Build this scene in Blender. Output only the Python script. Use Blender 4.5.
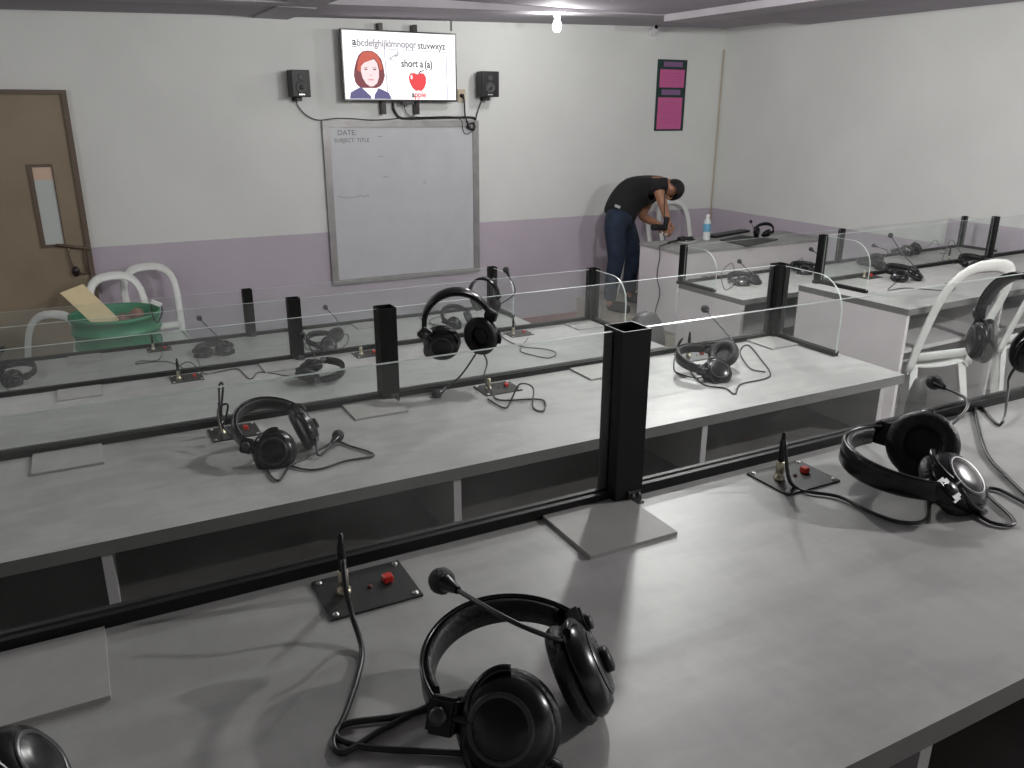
import bpy, bmesh, math, random
from mathutils import Vector, Matrix, Euler
random.seed(7)
S = bpy.context.scene
for o in list(bpy.data.objects): bpy.data.objects.remove(o, do_unlink=True)

# ------------------------------------------------------------------ camera
CZ = 2.03                                   # camera height above the front floor
FPX = 815.67
R = Matrix(((0.88563444, 0.14544302, -0.44101923),
            (-0.46436096, 0.28662989, -0.83798103),
            (0.0045308, 0.94693698, 0.32138736)))
cam_d = bpy.data.cameras.new('camera'); cam = bpy.data.objects.new('camera', cam_d)
S.collection.objects.link(cam)
cam_d.sensor_width = 36; cam_d.lens = 36 * FPX / 1024; cam_d.clip_start = 0.02
cam.matrix_world = Matrix.Translation((0, 0, CZ)) @ R.to_4x4()
S.camera = cam
def ray(u, v): return R @ Vector((u - 512, -(v - 384), -FPX))
def at(u, v, z):                            # photo pixel on the horizontal plane at height z (relative to the lens)
    d = ray(u, v); t = z / d.z; return Vector((d.x * t, d.y * t, CZ + z))
def atY(u, v, y):
    d = ray(u, v); t = y / d.y; return Vector((d.x * t, y, CZ + d.z * t))
def W(x, y, z): return Vector((x, y, CZ + z))

# ------------------------------------------------------------------ world, lights, exposure
wd = bpy.data.worlds.new('world'); S.world = wd; wd.use_nodes = True
wd.node_tree.nodes['Background'].inputs[0].default_value = (0.8, 0.9, 1.0, 1)
wd.node_tree.nodes['Background'].inputs[1].default_value = 0.12
S.view_settings.view_transform = 'Standard'; S.view_settings.look = 'None'
S.view_settings.exposure = 0.0; S.view_settings.gamma = 1.0
S.view_settings.use_curve_mapping = False
try: S.cycles.transparent_max_bounces = 48
except Exception: pass
BULB_FRONT = (3.40, 5.76, 0.585, 11.5)
BULB_MAIN = (1.60, 2.02, 0.56, 44.0)
FILL_RIGHT = (3.1, 0.25, 0.56, 135.0)  # added fill, out of view: brightens the right of the nearest desk
FILL_LEFT = (-1.3, 3.2, 0.56, 32.0)  # added fill, out of view: lifts the dim left desks and wall
FILL_MID = (2.9, 3.45, 0.58, 80.0)  # added fill, out of view: evens out the far walls and desks
def lamp(name, x, y, z, w, r=0.035, col=(1.0, 0.985, 0.965)):
    l = bpy.data.lights.new(name, 'POINT'); l.energy = w; l.shadow_soft_size = r; l.color = col
    o = bpy.data.objects.new(name, l); S.collection.objects.link(o); o.location = W(x, y, z); return o

# ------------------------------------------------------------------ materials
def nt(name):
    m = bpy.data.materials.new(name); m.use_nodes = True
    return m, m.node_tree, m.node_tree.nodes['Principled BSDF']
def mat(name, col, rough=0.5, metal=0, noise=0.0, scale=20, bump=0.0, spec=0.5, emit=None, es=1.0, coat=0, stretch=None):
    m, t, b = nt(name)
    b.inputs['Base Color'].default_value = (*col, 1); b.inputs['Roughness'].default_value = rough
    b.inputs['Metallic'].default_value = metal; b.inputs['Specular IOR Level'].default_value = spec
    b.inputs['Coat Weight'].default_value = coat
    if emit: b.inputs['Emission Color'].default_value = (*emit, 1); b.inputs['Emission Strength'].default_value = es
    if noise or bump:
        tc = t.nodes.new('ShaderNodeTexCoord'); n = t.nodes.new('ShaderNodeTexNoise')
        n.inputs['Scale'].default_value = scale; n.inputs['Detail'].default_value = 6
        src = tc.outputs['Object']
        if stretch:
            mp = t.nodes.new('ShaderNodeMapping'); mp.inputs['Scale'].default_value = stretch
            t.links.new(src, mp.inputs[0]); src = mp.outputs[0]
        t.links.new(src, n.inputs['Vector'])
        if noise:
            r = t.nodes.new('ShaderNodeValToRGB'); r.color_ramp.elements[0].position = 0.3; r.color_ramp.elements[1].position = 0.7
            r.color_ramp.elements[0].color = tuple(c * (1 - noise) for c in col) + (1,)
            r.color_ramp.elements[1].color = tuple(min(1, c * (1 + noise)) for c in col) + (1,)
            t.links.new(n.outputs[0], r.inputs[0]); t.links.new(r.outputs[0], b.inputs['Base Color'])
        if bump:
            bp = t.nodes.new('ShaderNodeBump'); bp.inputs['Strength'].default_value = bump; bp.inputs['Distance'].default_value = 0.01
            t.links.new(n.outputs[0], bp.inputs['Height']); t.links.new(bp.outputs[0], b.inputs['Normal'])
    return m
def wall_mat(name, step=False):
    m, t, b = nt(name); L = t.links.new
    g = t.nodes.new('ShaderNodeNewGeometry'); s = t.nodes.new('ShaderNodeSeparateXYZ'); L(g.outputs['Position'], s.inputs[0])
    def M(op, a, c):
        n = t.nodes.new('ShaderNodeMath'); n.operation = op
        for i, v in enumerate((a, c)):
            if isinstance(v, (int, float)): n.inputs[i].default_value = v
            else: L(v, n.inputs[i])
        return n.outputs[0]
    thr = CZ - 0.989
    if step: thr = M('ADD', M('MULTIPLY', M('LESS_THAN', s.outputs[1], 4.06), 0.195), CZ - 0.989)
    n1 = t.nodes.new('ShaderNodeTexNoise'); n1.inputs['Scale'].default_value = 1.3; n1.inputs['Detail'].default_value = 8
    L(g.outputs['Position'], n1.inputs['Vector'])
    n2 = t.nodes.new('ShaderNodeTexNoise'); n2.inputs['Scale'].default_value = 14; n2.inputs['Detail'].default_value = 6
    L(g.outputs['Position'], n2.inputs['Vector'])
    def ramp(c, d):
        r = t.nodes.new('ShaderNodeValToRGB'); r.color_ramp.elements[0].position = .32; r.color_ramp.elements[1].position = .66
        r.color_ramp.elements[0].color = tuple(x * (1 - d) for x in c) + (1,); r.color_ramp.elements[1].color = (*c, 1)
        L(n1.outputs[0], r.inputs[0]); return r.outputs[0]
    w = ramp((0.79, 0.805, 0.785), 0.08); l = ramp((0.57, 0.51, 0.585), 0.1)
    mx = t.nodes.new('ShaderNodeMix'); mx.data_type = 'RGBA'
    L(M('LESS_THAN', M('ADD', s.outputs[2], M('MULTIPLY', n2.outputs[0], 0.008)), thr), mx.inputs['Factor']); L(w, mx.inputs['A']); L(l, mx.inputs['B'])
    L(mx.outputs['Result'], b.inputs['Base Color']); b.inputs['Roughness'].default_value = 0.62
    bp = t.nodes.new('ShaderNodeBump'); bp.inputs['Strength'].default_value = 0.12; bp.inputs['Distance'].default_value = 0.01
    L(n2.outputs[0], bp.inputs['Height']); L(bp.outputs[0], b.inputs['Normal'])
    return m
def glass_mat():
    m = bpy.data.materials.new('dusty_glass'); m.use_nodes = True; t = m.node_tree; t.nodes.clear(); L = t.links.new
    out = t.nodes.new('ShaderNodeOutputMaterial')
    tr = t.nodes.new('ShaderNodeBsdfTransparent'); tr.inputs[0].default_value = (0.965, 0.98, 0.972, 1)
    gl = t.nodes.new('ShaderNodeBsdfGlossy'); gl.inputs['Roughness'].default_value = 0.03
    df = t.nodes.new('ShaderNodeBsdfDiffuse'); df.inputs[0].default_value = (0.64, 0.66, 0.65, 1)
    fr = t.nodes.new('ShaderNodeFresnel'); fr.inputs[0].default_value = 1.35
    tc = t.nodes.new('ShaderNodeTexCoord'); n = t.nodes.new('ShaderNodeTexNoise'); n.inputs['Scale'].default_value = 5; n.inputs['Detail'].default_value = 8
    L(tc.outputs['Object'], n.inputs['Vector'])
    mr = t.nodes.new('ShaderNodeMapRange'); mr.inputs['From Min'].default_value = .35; mr.inputs['From Max'].default_value = .75
    mr.inputs['To Min'].default_value = 0.02; mr.inputs['To Max'].default_value = 0.075; L(n.outputs[0], mr.inputs[0])
    m1 = t.nodes.new('ShaderNodeMixShader'); L(mr.outputs[0], m1.inputs[0]); L(tr.outputs[0], m1.inputs[1]); L(df.outputs[0], m1.inputs[2])
    ge = t.nodes.new('ShaderNodeNewGeometry'); inv = t.nodes.new('ShaderNodeMath'); inv.operation = 'SUBTRACT'; inv.inputs[0].default_value = 1; L(ge.outputs['Backfacing'], inv.inputs[1])
    mu = t.nodes.new('ShaderNodeMath'); mu.operation = 'MULTIPLY'; L(fr.outputs[0], mu.inputs[0]); L(inv.outputs[0], mu.inputs[1])
    m2 = t.nodes.new('ShaderNodeMixShader'); L(mu.outputs[0], m2.inputs[0]); L(m1.outputs[0], m2.inputs[1]); L(gl.outputs[0], m2.inputs[2])
    L(m2.outputs[0], out.inputs[0]); return m
def tile_mat(name, col, sz):
    m, t, b = nt(name); L = t.links.new
    g = t.nodes.new('ShaderNodeNewGeometry'); br = t.nodes.new('ShaderNodeTexBrick')
    br.offset = 0; br.inputs['Scale'].default_value = 1.0; br.inputs['Brick Width'].default_value = sz; br.inputs['Row Height'].default_value = sz
    br.inputs['Mortar Size'].default_value = 0.005
    br.inputs['Color1'].default_value = (*col, 1); br.inputs['Color2'].default_value = tuple(c * .9 for c in col) + (1,)
    br.inputs['Mortar'].default_value = tuple(c * .45 for c in col) + (1,)
    L(g.outputs['Position'], br.inputs['Vector']); L(br.outputs['Color'], b.inputs['Base Color']); b.inputs['Roughness'].default_value = .4
    return m
def desk_mat():
    m, t, b = nt('desk_grey_paint'); L = t.links.new
    g = t.nodes.new('ShaderNodeNewGeometry')
    def noise(sc, det, stretch=(1, 1, 1)):
        mp = t.nodes.new('ShaderNodeMapping'); mp.inputs['Scale'].default_value = stretch; L(g.outputs['Position'], mp.inputs[0])
        n = t.nodes.new('ShaderNodeTexNoise'); n.inputs['Scale'].default_value = sc; n.inputs['Detail'].default_value = det; L(mp.outputs[0], n.inputs['Vector']); return n.outputs[0]
    a = noise(3.0, 8); c = noise(60, 4, (1, .35, 1))
    ad = t.nodes.new('ShaderNodeMath'); ad.operation = 'MULTIPLY_ADD'; L(c, ad.inputs[0]); ad.inputs[1].default_value = .35; L(a, ad.inputs[2])
    r = t.nodes.new('ShaderNodeValToRGB'); e = r.color_ramp.elements
    e[0].position = .42; e[0].color = (0.325, 0.33, 0.32, 1); e[1].position = .86; e[1].color = (0.40, 0.40, 0.395, 1)
    L(ad.outputs[0], r.inputs[0])
    w1 = noise(9, 10, (1, 1, 1)); w2 = noise(26, 6, (.25, 1, 1)); r2 = t.nodes.new('ShaderNodeValToRGB'); r2.color_ramp.elements[0].position = .44; r2.color_ramp.elements[0].color = (.88, .88, .87, 1); r2.color_ramp.elements[1].position = .56; r2.color_ramp.elements[1].color = (1.02, 1.02, 1.01, 1)
    av = t.nodes.new('ShaderNodeMath'); av.operation = 'MULTIPLY_ADD'; L(w2, av.inputs[0]); av.inputs[1].default_value = .5; hf = t.nodes.new('ShaderNodeMath'); hf.operation = 'MULTIPLY'; L(w1, hf.inputs[0]); hf.inputs[1].default_value = .5; L(hf.outputs[0], av.inputs[2]); L(av.outputs[0], r2.inputs[0])
    mm = t.nodes.new('ShaderNodeMix'); mm.data_type = 'RGBA'; mm.blend_type = 'MULTIPLY'; mm.inputs['Factor'].default_value = 1; L(r.outputs[0], mm.inputs['A']); L(r2.outputs[0], mm.inputs['B']); L(mm.outputs['Result'], b.inputs['Base Color'])
    b.inputs['Roughness'].default_value = .42; b.inputs['Specular IOR Level'].default_value = .45
    bp = t.nodes.new('ShaderNodeBump'); bp.inputs['Strength'].default_value = .05; bp.inputs['Distance'].default_value = .005; L(c, bp.inputs['Height']); L(bp.outputs[0], b.inputs['Normal'])
    return m
M = dict(
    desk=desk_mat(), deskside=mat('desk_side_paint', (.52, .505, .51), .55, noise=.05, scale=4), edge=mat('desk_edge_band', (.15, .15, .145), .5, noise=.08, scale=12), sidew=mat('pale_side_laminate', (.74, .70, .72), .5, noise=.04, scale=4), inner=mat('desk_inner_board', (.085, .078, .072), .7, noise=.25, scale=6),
    coverp=mat('cover_board', (.33, .325, .315), .6, noise=.05, scale=30), white=mat('white_plastic', (.78, .80, .77), .35, noise=.03),
    black=mat('black_plastic', (.008, .008, .009), .42, spec=.35), gloss=mat('glossy_black_plastic', (.006, .006, .007), .25, spec=.4), leather=mat('black_leatherette', (.009, .009, .010), .45, bump=.25, scale=180, spec=.35),
    rubber=mat('black_cable', (.014, .014, .016), .4), channel=mat('black_channel', (.008, .008, .008), .5, spec=.25), post=mat('black_post', (.006, .006, .006), .45, spec=.2),
    glass=glass_mat(), gedge=mat('glass_edge', (.48, .55, .52), .3), silver=mat('brushed_metal', (.62, .62, .6), .28, metal=1), brass=mat('aged_brass', (.55, .5, .38), .35, metal=1),
    red=mat('red_button', (.55, .03, .02), .35), plate=mat('black_jack_plate', (.02, .02, .02), .5, noise=.3, scale=120),
    wall=wall_mat('painted_wall'), wallr=wall_mat('painted_wall_right', True), ceil=mat('grey_ceiling_paint', (.36, .335, .375), .8, noise=.06, scale=3), beam=mat('beam_paint', (.42, .40, .43), .75, noise=.08, scale=3),
    floor=mat('concrete_floor', (.22, .21, .20), .6, noise=.2, scale=5), tile=tile_mat('beige_tile', (.60, .54, .47), .3), skirt=mat('dull_red_skirting', (.34, .20, .20), .6, noise=.15, scale=8),
    door=mat('brown_door_paint', (.30, .24, .165), .55, noise=.12, scale=2.5), doorf=mat('dark_door_frame', (.14, .105, .075), .5), doorp=mat('door_pane', (.62, .66, .64), .3),
    pane_refl=mat('door_pane_reflection', (.75, .55, .42), .4), wb=mat('whiteboard_surface', (.60, .61, .635), .3, noise=.03, scale=6), wbf=mat('whiteboard_frame', (.36, .35, .35), .4, metal=.3, noise=.12, scale=10), ink=mat('faded_marker', (.15, .15, .17), .6),
    tvb=mat('tv_bezel', (.02, .012, .014), .3), green=mat('green_plastic_drum', (.03, .25, .115), .42, noise=.12, scale=8), greend=mat('green_drum_inside', (.015, .12, .06), .6), board=mat('yellow_plywood', (.72, .60, .36), .6, noise=.07, scale=14, stretch=(1, .2, 1)), junk=mat('brown_paper', (.25, .14, .10), .8, noise=.3, scale=20),
    dkgrey=mat('dark_grey_plastic', (.045, .045, .045), .5), chart=mat('dark_green_cloth', (.018, .05, .045), .8), pink=mat('pink_card', (.62, .13, .33), .7, noise=.05, scale=40), purple=mat('purple_card', (.24, .13, .27), .7), pinkd=mat('pink_card_lines', (.45, .09, .26), .7),
    beigebox=mat('beige_plastic', (.62, .52, .38), .5), skin=mat('brown_skin', (.34, .165, .095), .5, noise=.08, scale=20), hair=mat('black_hair', (.012, .010, .010), .6, bump=.4, scale=90),
    shirt=mat('black_cotton', (.008, .008, .010), .85, bump=.2, scale=30), jeans=mat('blue_denim', (.014, .026, .052), .85, noise=.35, scale=12), belt=mat('pale_label', (.5, .5, .5), .6), eye=mat('eye_dark', (.02, .015, .012), .3),
    water=mat('clear_plastic_bottle', (.72, .76, .76), .12), blue=mat('bottle_label_blue', (.16, .42, .62), .4), cap=mat('bottle_cap_white', (.85, .85, .85), .4),
    bulb=mat('lit_bulb', (1, 1, 1), .3, emit=(.97, 1, .98), es=14), sock=mat('bulb_socket_white', (.8, .8, .8), .4), mesh=mat('mic_grille', (.02, .02, .02), .6, bump=.6, scale=300), led=mat('led_dark', (.12, .01, .01), .3),
    silv=mat('dark_trim', (.035, .036, .038), .3), darkglass=mat('black_tabletop_glass', (.010, .012, .012), .45, spec=.2))
def bulb_mat():       # clear glowing envelope: light from the filament inside passes through it
    m = bpy.data.materials.new('clear_lit_bulb'); m.use_nodes = True; t = m.node_tree; t.nodes.clear()
    o = t.nodes.new('ShaderNodeOutputMaterial'); a = t.nodes.new('ShaderNodeAddShader'); e = t.nodes.new('ShaderNodeEmission'); r = t.nodes.new('ShaderNodeBsdfTransparent')
    e.inputs[0].default_value = (1, 1, .98, 1); e.inputs[1].default_value = 7
    t.links.new(e.outputs[0], a.inputs[0]); t.links.new(r.outputs[0], a.inputs[1]); t.links.new(a.outputs[0], o.inputs[0]); return m
M['bulb'] = bulb_mat()
def emat(n, c, s=1.0):
    m = mat(n, (0, 0, 0), .6, emit=c, es=s); return m
M.update(s_white=emat('screen_white', (1, .985, 1), 1.35), s_black=emat('screen_black_ink', (.08, .08, .09)), s_grey=emat('screen_grey_ink', (.36, .34, .38)), s_red=emat('screen_red', (.9, .07, .08)), s_hair=emat('screen_auburn', (.62, .13, .09)), s_hair2=emat('screen_auburn_dark', (.22, .06, .07)),
         s_face=emat('screen_face', (1.0, .80, .82)), s_lip=emat('screen_lip', (.85, .35, .40)), s_navy=emat('screen_navy', (.13, .12, .27)), s_line=emat('screen_line', (.55, .54, .66)))

# ------------------------------------------------------------------ mesh helpers
class MB:
    def __init__(s): s.bm = bmesh.new(); s.mats = []
    def mi(s, m):
        if m not in s.mats: s.mats.append(m)
        return s.mats.index(m)
    def box(s, x0, x1, y0, y1, z0, z1, m=None, mx=None):
        vs = [s.bm.verts.new(v) for v in ((x0, y0, z0), (x1, y0, z0), (x1, y1, z0), (x0, y1, z0), (x0, y0, z1), (x1, y0, z1), (x1, y1, z1), (x0, y1, z1))]
        if mx is not None:
            for v in vs: v.co = mx @ v.co
        fs = [s.bm.faces.new([vs[i] for i in f]) for f in ((3, 2, 1, 0), (4, 5, 6, 7), (0, 1, 5, 4), (1, 2, 6, 5), (2, 3, 7, 6), (3, 0, 4, 7))]
        if m: 
            for f in fs: f.material_index = s.mi(m)
        return fs
    def lathe(s, prof, n=24, mx=Matrix(), m=None, smooth=True, sx=1, sy=1):
        rings = []
        for r, z in prof:
            if r < 1e-6: rings.append([s.bm.verts.new(mx @ Vector((0, 0, z)))])
            else: rings.append([s.bm.verts.new(mx @ Vector((r * sx * math.cos(2 * math.pi * k / n), r * sy * math.sin(2 * math.pi * k / n), z))) for k in range(n)])
        for a, b in zip(rings, rings[1:]):
            for k in range(n):
                k2 = (k + 1) % n
                if len(a) == 1 and len(b) == 1: continue
                q = [a[0], b[k2], b[k]] if len(a) == 1 else ([a[k], a[k2], b[0]] if len(b) == 1 else [a[k], a[k2], b[k2], b[k]])
                f = s.bm.faces.new(q); f.smooth = smooth
                if m: f.material_index = s.mi(m)
    def tube(s, pts, r, n=8, m=None, flat=1.0, smooth_path=4, closed=False, up=None):
        P = catmull([Vector(p) for p in pts], smooth_path) if smooth_path > 1 else [Vector(p) for p in pts]
        rad = r if callable(r) else (lambda u: r)
        N = len(P); prev = None; rings = []
        for i, p in enumerate(P):
            t = (P[min(i + 1, N - 1)] - P[max(i - 1, 0)])
            if t.length < 1e-9: t = Vector((0, 0, 1))
            t.normalize()
            if up is not None: a = t.cross(Vector(up)); a = a if a.length > 1e-4 else t.orthogonal()
            elif prev is None: a = t.cross(Vector((0, 0, 1))); a = a if a.length > 1e-3 else t.orthogonal()
            else: a = prev - t * prev.dot(t); a = a if a.length > 1e-4 else t.orthogonal()
            a.normalize(); prev = a; b = t.cross(a)
            rr = rad(i / max(1, N - 1))
            rings.append([s.bm.verts.new(p + a * math.cos(2 * math.pi * k / n) * rr + b * math.sin(2 * math.pi * k / n) * rr * flat) for k in range(n)])
        for a, b in zip(rings, rings[1:]):
            for k in range(n):
                f = s.bm.faces.new([a[k], a[(k + 1) % n], b[(k + 1) % n], b[k]]); f.smooth = True
                if m: f.material_index = s.mi(m)
        for e in (rings[0][::-1], rings[-1]):
            f = s.bm.faces.new(e)
            if m: f.material_index = s.mi(m)
    def strip(s, sections, m=None, smooth=True, closed=False):   # list of equal-length closed outlines
        rings = [[s.bm.verts.new(v) for v in sec] for sec in sections]; n = len(rings[0])
        pairs = list(zip(rings, rings[1:])) + ([(rings[-1], rings[0])] if closed else [])
        for a, b in pairs:
            for k in range(n):
                f = s.bm.faces.new([a[k], a[(k + 1) % n], b[(k + 1) % n], b[k]]); f.smooth = smooth
                if m: f.material_index = s.mi(m)
        if not closed:
            for e in (rings[0][::-1], rings[-1]):
                f = s.bm.faces.new(e)
                if m: f.material_index = s.mi(m)
    def prism(s, poly, d, mx=Matrix(), m=None, side=None):       # poly (x,z), thickness d along +y
        a = [s.bm.verts.new(mx @ Vector((x, 0, z))) for x, z in poly]; b = [s.bm.verts.new(mx @ Vector((x, d, z))) for x, z in poly]
        n = len(poly); f1 = s.bm.faces.new(a); f2 = s.bm.faces.new(b[::-1]); fs = [s.bm.faces.new([a[k], b[k], b[(k + 1) % n], a[(k + 1) % n]]) for k in range(n)]
        if m:
            f1.material_index = f2.material_index = s.mi(m)
            for f in fs: f.material_index = s.mi(side or m)
    def bevel(s, w, seg=2):
        bmesh.ops.bevel(s.bm, geom=s.bm.edges[:], offset=w, segments=seg, affect='EDGES', profile=.5)
    def build(s, name, m=None, parent=None, mw=None, label=None):
        me = bpy.data.meshes.new(name); bmesh.ops.recalc_face_normals(s.bm, faces=s.bm.faces[:]); s.bm.to_mesh(me); s.bm.free()
        if m and m not in s.mats and not s.mats: me.materials.append(m)
        elif m and s.mats and m != s.mats[0]: pass
        for x in s.mats: me.materials.append(x)
        o = bpy.data.objects.new(name, me); S.collection.objects.link(o)
        if parent: o.parent = parent
        if mw is not None: o.matrix_local = mw
        if label: o['label'] = label
        return o
def catmull(P, k):
    if len(P) < 3: return P
    Q = [P[0] * 2 - P[1]] + P + [P[-1] * 2 - P[-2]]; out = []
    for i in range(1, len(Q) - 2):
        a, b, c, d = Q[i - 1], Q[i], Q[i + 1], Q[i + 2]
        for j in range(k):
            t = j / k
            out.append(.5 * ((2 * b) + (c - a) * t + (2 * a - 5 * b + 4 * c - d) * t * t + (3 * b - a - 3 * c + d) * t ** 3))
    out.append(P[-1]); return out
def empty(name, mw, label, cat, group=None):
    o = bpy.data.objects.new(name, None); S.collection.objects.link(o); o.empty_display_size = .05
    o.matrix_world = mw if isinstance(mw, Matrix) else Matrix.Translation(mw)
    return tag(o, label, cat, group)
def tag(o, label, cat, group=None):
    o['label'] = label; o['category'] = cat
    if group: o['group'] = group
    return o
def struct(name, mb, m):
    o = mb.build(name, m); o['kind'] = 'structure'; return o
def center(o):   # move a single-mesh thing's origin to its base centre
    me = o.data; xs = [v.co for v in me.vertices]
    c = Vector(((min(v.x for v in xs) + max(v.x for v in xs)) / 2, (min(v.y for v in xs) + max(v.y for v in xs)) / 2, min(v.z for v in xs)))
    me.transform(Matrix.Translation(-c)); o.location = o.location + c; return o
def copy_tree(o, parent=None):
    c = o.copy(); S.collection.objects.link(c); c.parent = parent
    for ch in list(o.children): copy_tree(ch, c)
    return c
def text_mesh(body, size, m, name, parent, mw, bold=0.0, depth=0.0006, align='LEFT'):
    cu = bpy.data.curves.new('text', 'FONT'); cu.body = body; cu.size = size; cu.extrude = depth; cu.offset = bold; cu.align_x = align
    o = bpy.data.objects.new('text', cu); S.collection.objects.link(o)
    dg = bpy.context.evaluated_depsgraph_get(); me = bpy.data.meshes.new_from_object(o.evaluated_get(dg)); bpy.data.objects.remove(o)
    me.materials.clear(); me.materials.append(m)
    n = bpy.data.objects.new(name, me); S.collection.objects.link(n); n.parent = parent; n.matrix_local = mw; return n
def frame(o, x, z):     # matrix with given origin, x axis and z axis
    x = Vector(x).normalized(); z = Vector(z); z = (z - x * z.dot(x)).normalized(); y = z.cross(x)
    return Matrix(((x.x, y.x, z.x, o[0]), (x.y, y.y, z.y, o[1]), (x.z, y.z, z.z, o[2]), (0, 0, 0, 1)))

# ------------------------------------------------------------------ room shell
YW, XR, XL, YB = 6.76, 5.92, -3.2, -2.2
ZC = 0.70; ZC2 = 0.70
def zt(x): return 0.60 + 0.0245 * x        # gently sloping soffit line along the back wall
b = MB()
def boxs(mb, x0, x1, y0, y1, z0, z1, m=None): return mb.box(x0, x1, y0, y1, CZ + z0, CZ + z1, m)
boxs(b, XL - .15, XR + .15, YW, YW + .15, -2.03, 1.4); struct('wall_back', b, M['wall'])
b = MB(); boxs(b, XR, XR + .15, YB, YW, -2.03, 1.4); struct('wall_right', b, M['wallr'])
b = MB(); boxs(b, XL - .15, XL, YB, YW, -2.03, 1.4); struct('wall_left', b, M['wall'])
b = MB(); boxs(b, XL - .15, XR + .15, YB - .15, YB, -2.03, 1.4); struct('wall_front', b, M['wall'])
b = MB(); boxs(b, XL, XR, YB, 5.72, ZC2, ZC2 + .12); struct('ceiling', b, M['ceil'])
b = MB()
secs = []
for x in (XL, XR):
    secs.append([W(x, 5.92, zt(x)), W(x, YW, zt(x)), W(x, YW, ZC2 + .12), W(x, 5.92, ZC2 + .12)])
b.strip(secs, smooth=False); struct('ceiling', b, M['ceil'])
b = MB()
secs = []
for x in (XL, XR):
    z = zt(x) - .012
    secs.append([W(x, 5.70, z), W(x, 5.92, z), W(x, 5.92, ZC2 + .12), W(x, 5.70, ZC2 + .12)])
b.strip(secs, smooth=False); struct('trim_1', b, M['beam'])
def depth_beam(n, x0, x1, y1=5.70, z=None, y0=YB):
    b = MB(); boxs(b, x0, x1, y0, y1, z if z is not None else min(zt(x0) - .01, ZC2 - .05), ZC2); struct(n, b, M['beam'])
depth_beam('trim_2', 1.36, 1.62); depth_beam('trim_3', 4.35, 4.62)
b = MB(); boxs(b, 1.36, 1.62, 5.92, YW, zt(1.4) - .015, ZC); struct('trim_4', b, M['beam'])
# tiered floor
b = MB(); boxs(b, XL, XR, YB, YW, -2.15, -2.03); struct('floor', b, M['floor'])
b = MB(); boxs(b, XL, XR, YB, 1.30, -2.03, -1.31); struct('floor', b, M['floor'])
for x0, x1, y0, y1, z in ((XL, 2.45, 1.30, 2.50, -1.509), (XL, 2.45, 2.50, 3.72, -1.728), (XL, 2.45, 3.72, 4.62, -1.918), (2.45, XR, 1.30, 3.05, -1.509), (2.45, XR, 3.05, 4.15, -1.71)):
    b = MB(); boxs(b, x0, x1, y0, y1, -2.03, z); struct('floor', b, M['floor'])
b = MB(); boxs(b, 4.28, XR, 4.15, YW, -2.03, -1.789); struct('floor', b, M['tile'])
b = MB(); boxs(b, XL, 4.28, YW - .015, YW, -2.03, -1.935); struct('baseboard_back', b, M['skirt'])
b = MB(); b.tube([W(XR - .012, YW - .012, -1.78), W(XR - .012, YW - .012, .55)], .006, 6, smooth_path=1)
tag(center(b.build('corner_wire', M['beigebox'])), 'thin brown wire running up the far right corner of the room', 'wire')

# door in the back wall
b = MB(); dx0, dx1, dt = -1.0, .05, .098
boxs(b, dx0, dx1 - .035, YW - .05, YW - .01, -2.03, dt - .03); door = struct('door_1', b, M['door'])
b = MB(); boxs(b, dx1 - .035, dx1, YW - .07, YW, -2.03, dt); boxs(b, dx0, dx1 - .035, YW - .07, YW, dt - .03, dt); b.build('door_frame', M['doorf'], door)
wx0, wx1, wz0, wz1 = -.236, -.118, -.945, -.41
b = MB()
boxs(b, wx0 - .03, wx0, YW - .062, YW - .045, wz0 - .02, wz1 + .02); boxs(b, wx1, wx1 + .008, YW - .062, YW - .045, wz0 - .02, wz1 + .02)
boxs(b, wx0, wx1, YW - .062, YW - .045, wz0 - .02, wz0); boxs(b, wx0, wx1, YW - .062, YW - .045, wz1, wz1 + .02); b.build('window_frame', M['doorf'], door)
b = MB(); boxs(b, wx0, wx1, YW - .055, YW - .048, wz0, wz1 - .085, M['doorp']); boxs(b, wx0, wx1, YW - .055, YW - .048, wz1 - .085, wz1, M['pane_refl']); b.build('window_pane', None, door)  # warm top band is a reflection painted into the pane colour
b = MB(); q = lambda u, v: atY(u, v, YW - .075)
b.tube([q(56, 245), q(90, 248.5)], .011, 6, smooth_path=1); b.tube([q(84, 249), q(88, 273)], .008, 6, smooth_path=1); b.tube([q(74, 273), q(89, 273)], .007, 6, smooth_path=1)
b.tube([q(68, 248), q(71, 262), q(75, 268)], .006, 6); b.build('bolt_latch', M['doorf'], door)
b = MB(); c = q(76, 271.5); b.lathe([(0, -.012), (.022, -.012), (.026, 0), (.022, .012), (0, .012)], 14, Matrix.Translation(c) @ Matrix.Rotation(math.pi / 2, 4, 'X'), sy=1.5); b.build('padlock', M['tvb'], door)

# ------------------------------------------------------------------ bulb lamps
def bulb_lamp(x, y, z, w, label, socket_z, r=.034):
    root = empty('ceiling_bulb', W(x, y, z), label, 'lamp', 'bare bulbs under the beams')
    b = MB(); b.lathe([(0, -.05), (.022, -.045), (.032, -.025), (.034, 0), (.026, .025), (.015, .045), (.013, .052)], 20); b.build('bulb', M['bulb'], root)
    b = MB(); b.lathe([(.013, .045), (.024, .05), (.024, max(.075, socket_z - z - .012)), (.05, max(.077, socket_z - z - .01)), (.05, socket_z - z), (0, socket_z - z)], 20); b.build('lamp_socket', M['sock'], root)
    l = lamp('bulb_light', x, y, z, w, r); l.parent = root; l.matrix_world = Matrix.Translation(W(x, y, z)); l.matrix_parent_inverse = root.matrix_world.inverted()
    l.location = W(x, y, z)
    return root
bulb_lamp(*BULB_FRONT[:4], 'glowing bare bulb hanging from the beam near the back wall', zt(3.4) - .012)
bulb_lamp(*BULB_MAIN[:4], 'glowing bare bulb above the second desk row, in the left half of the room', ZC2)
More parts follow.
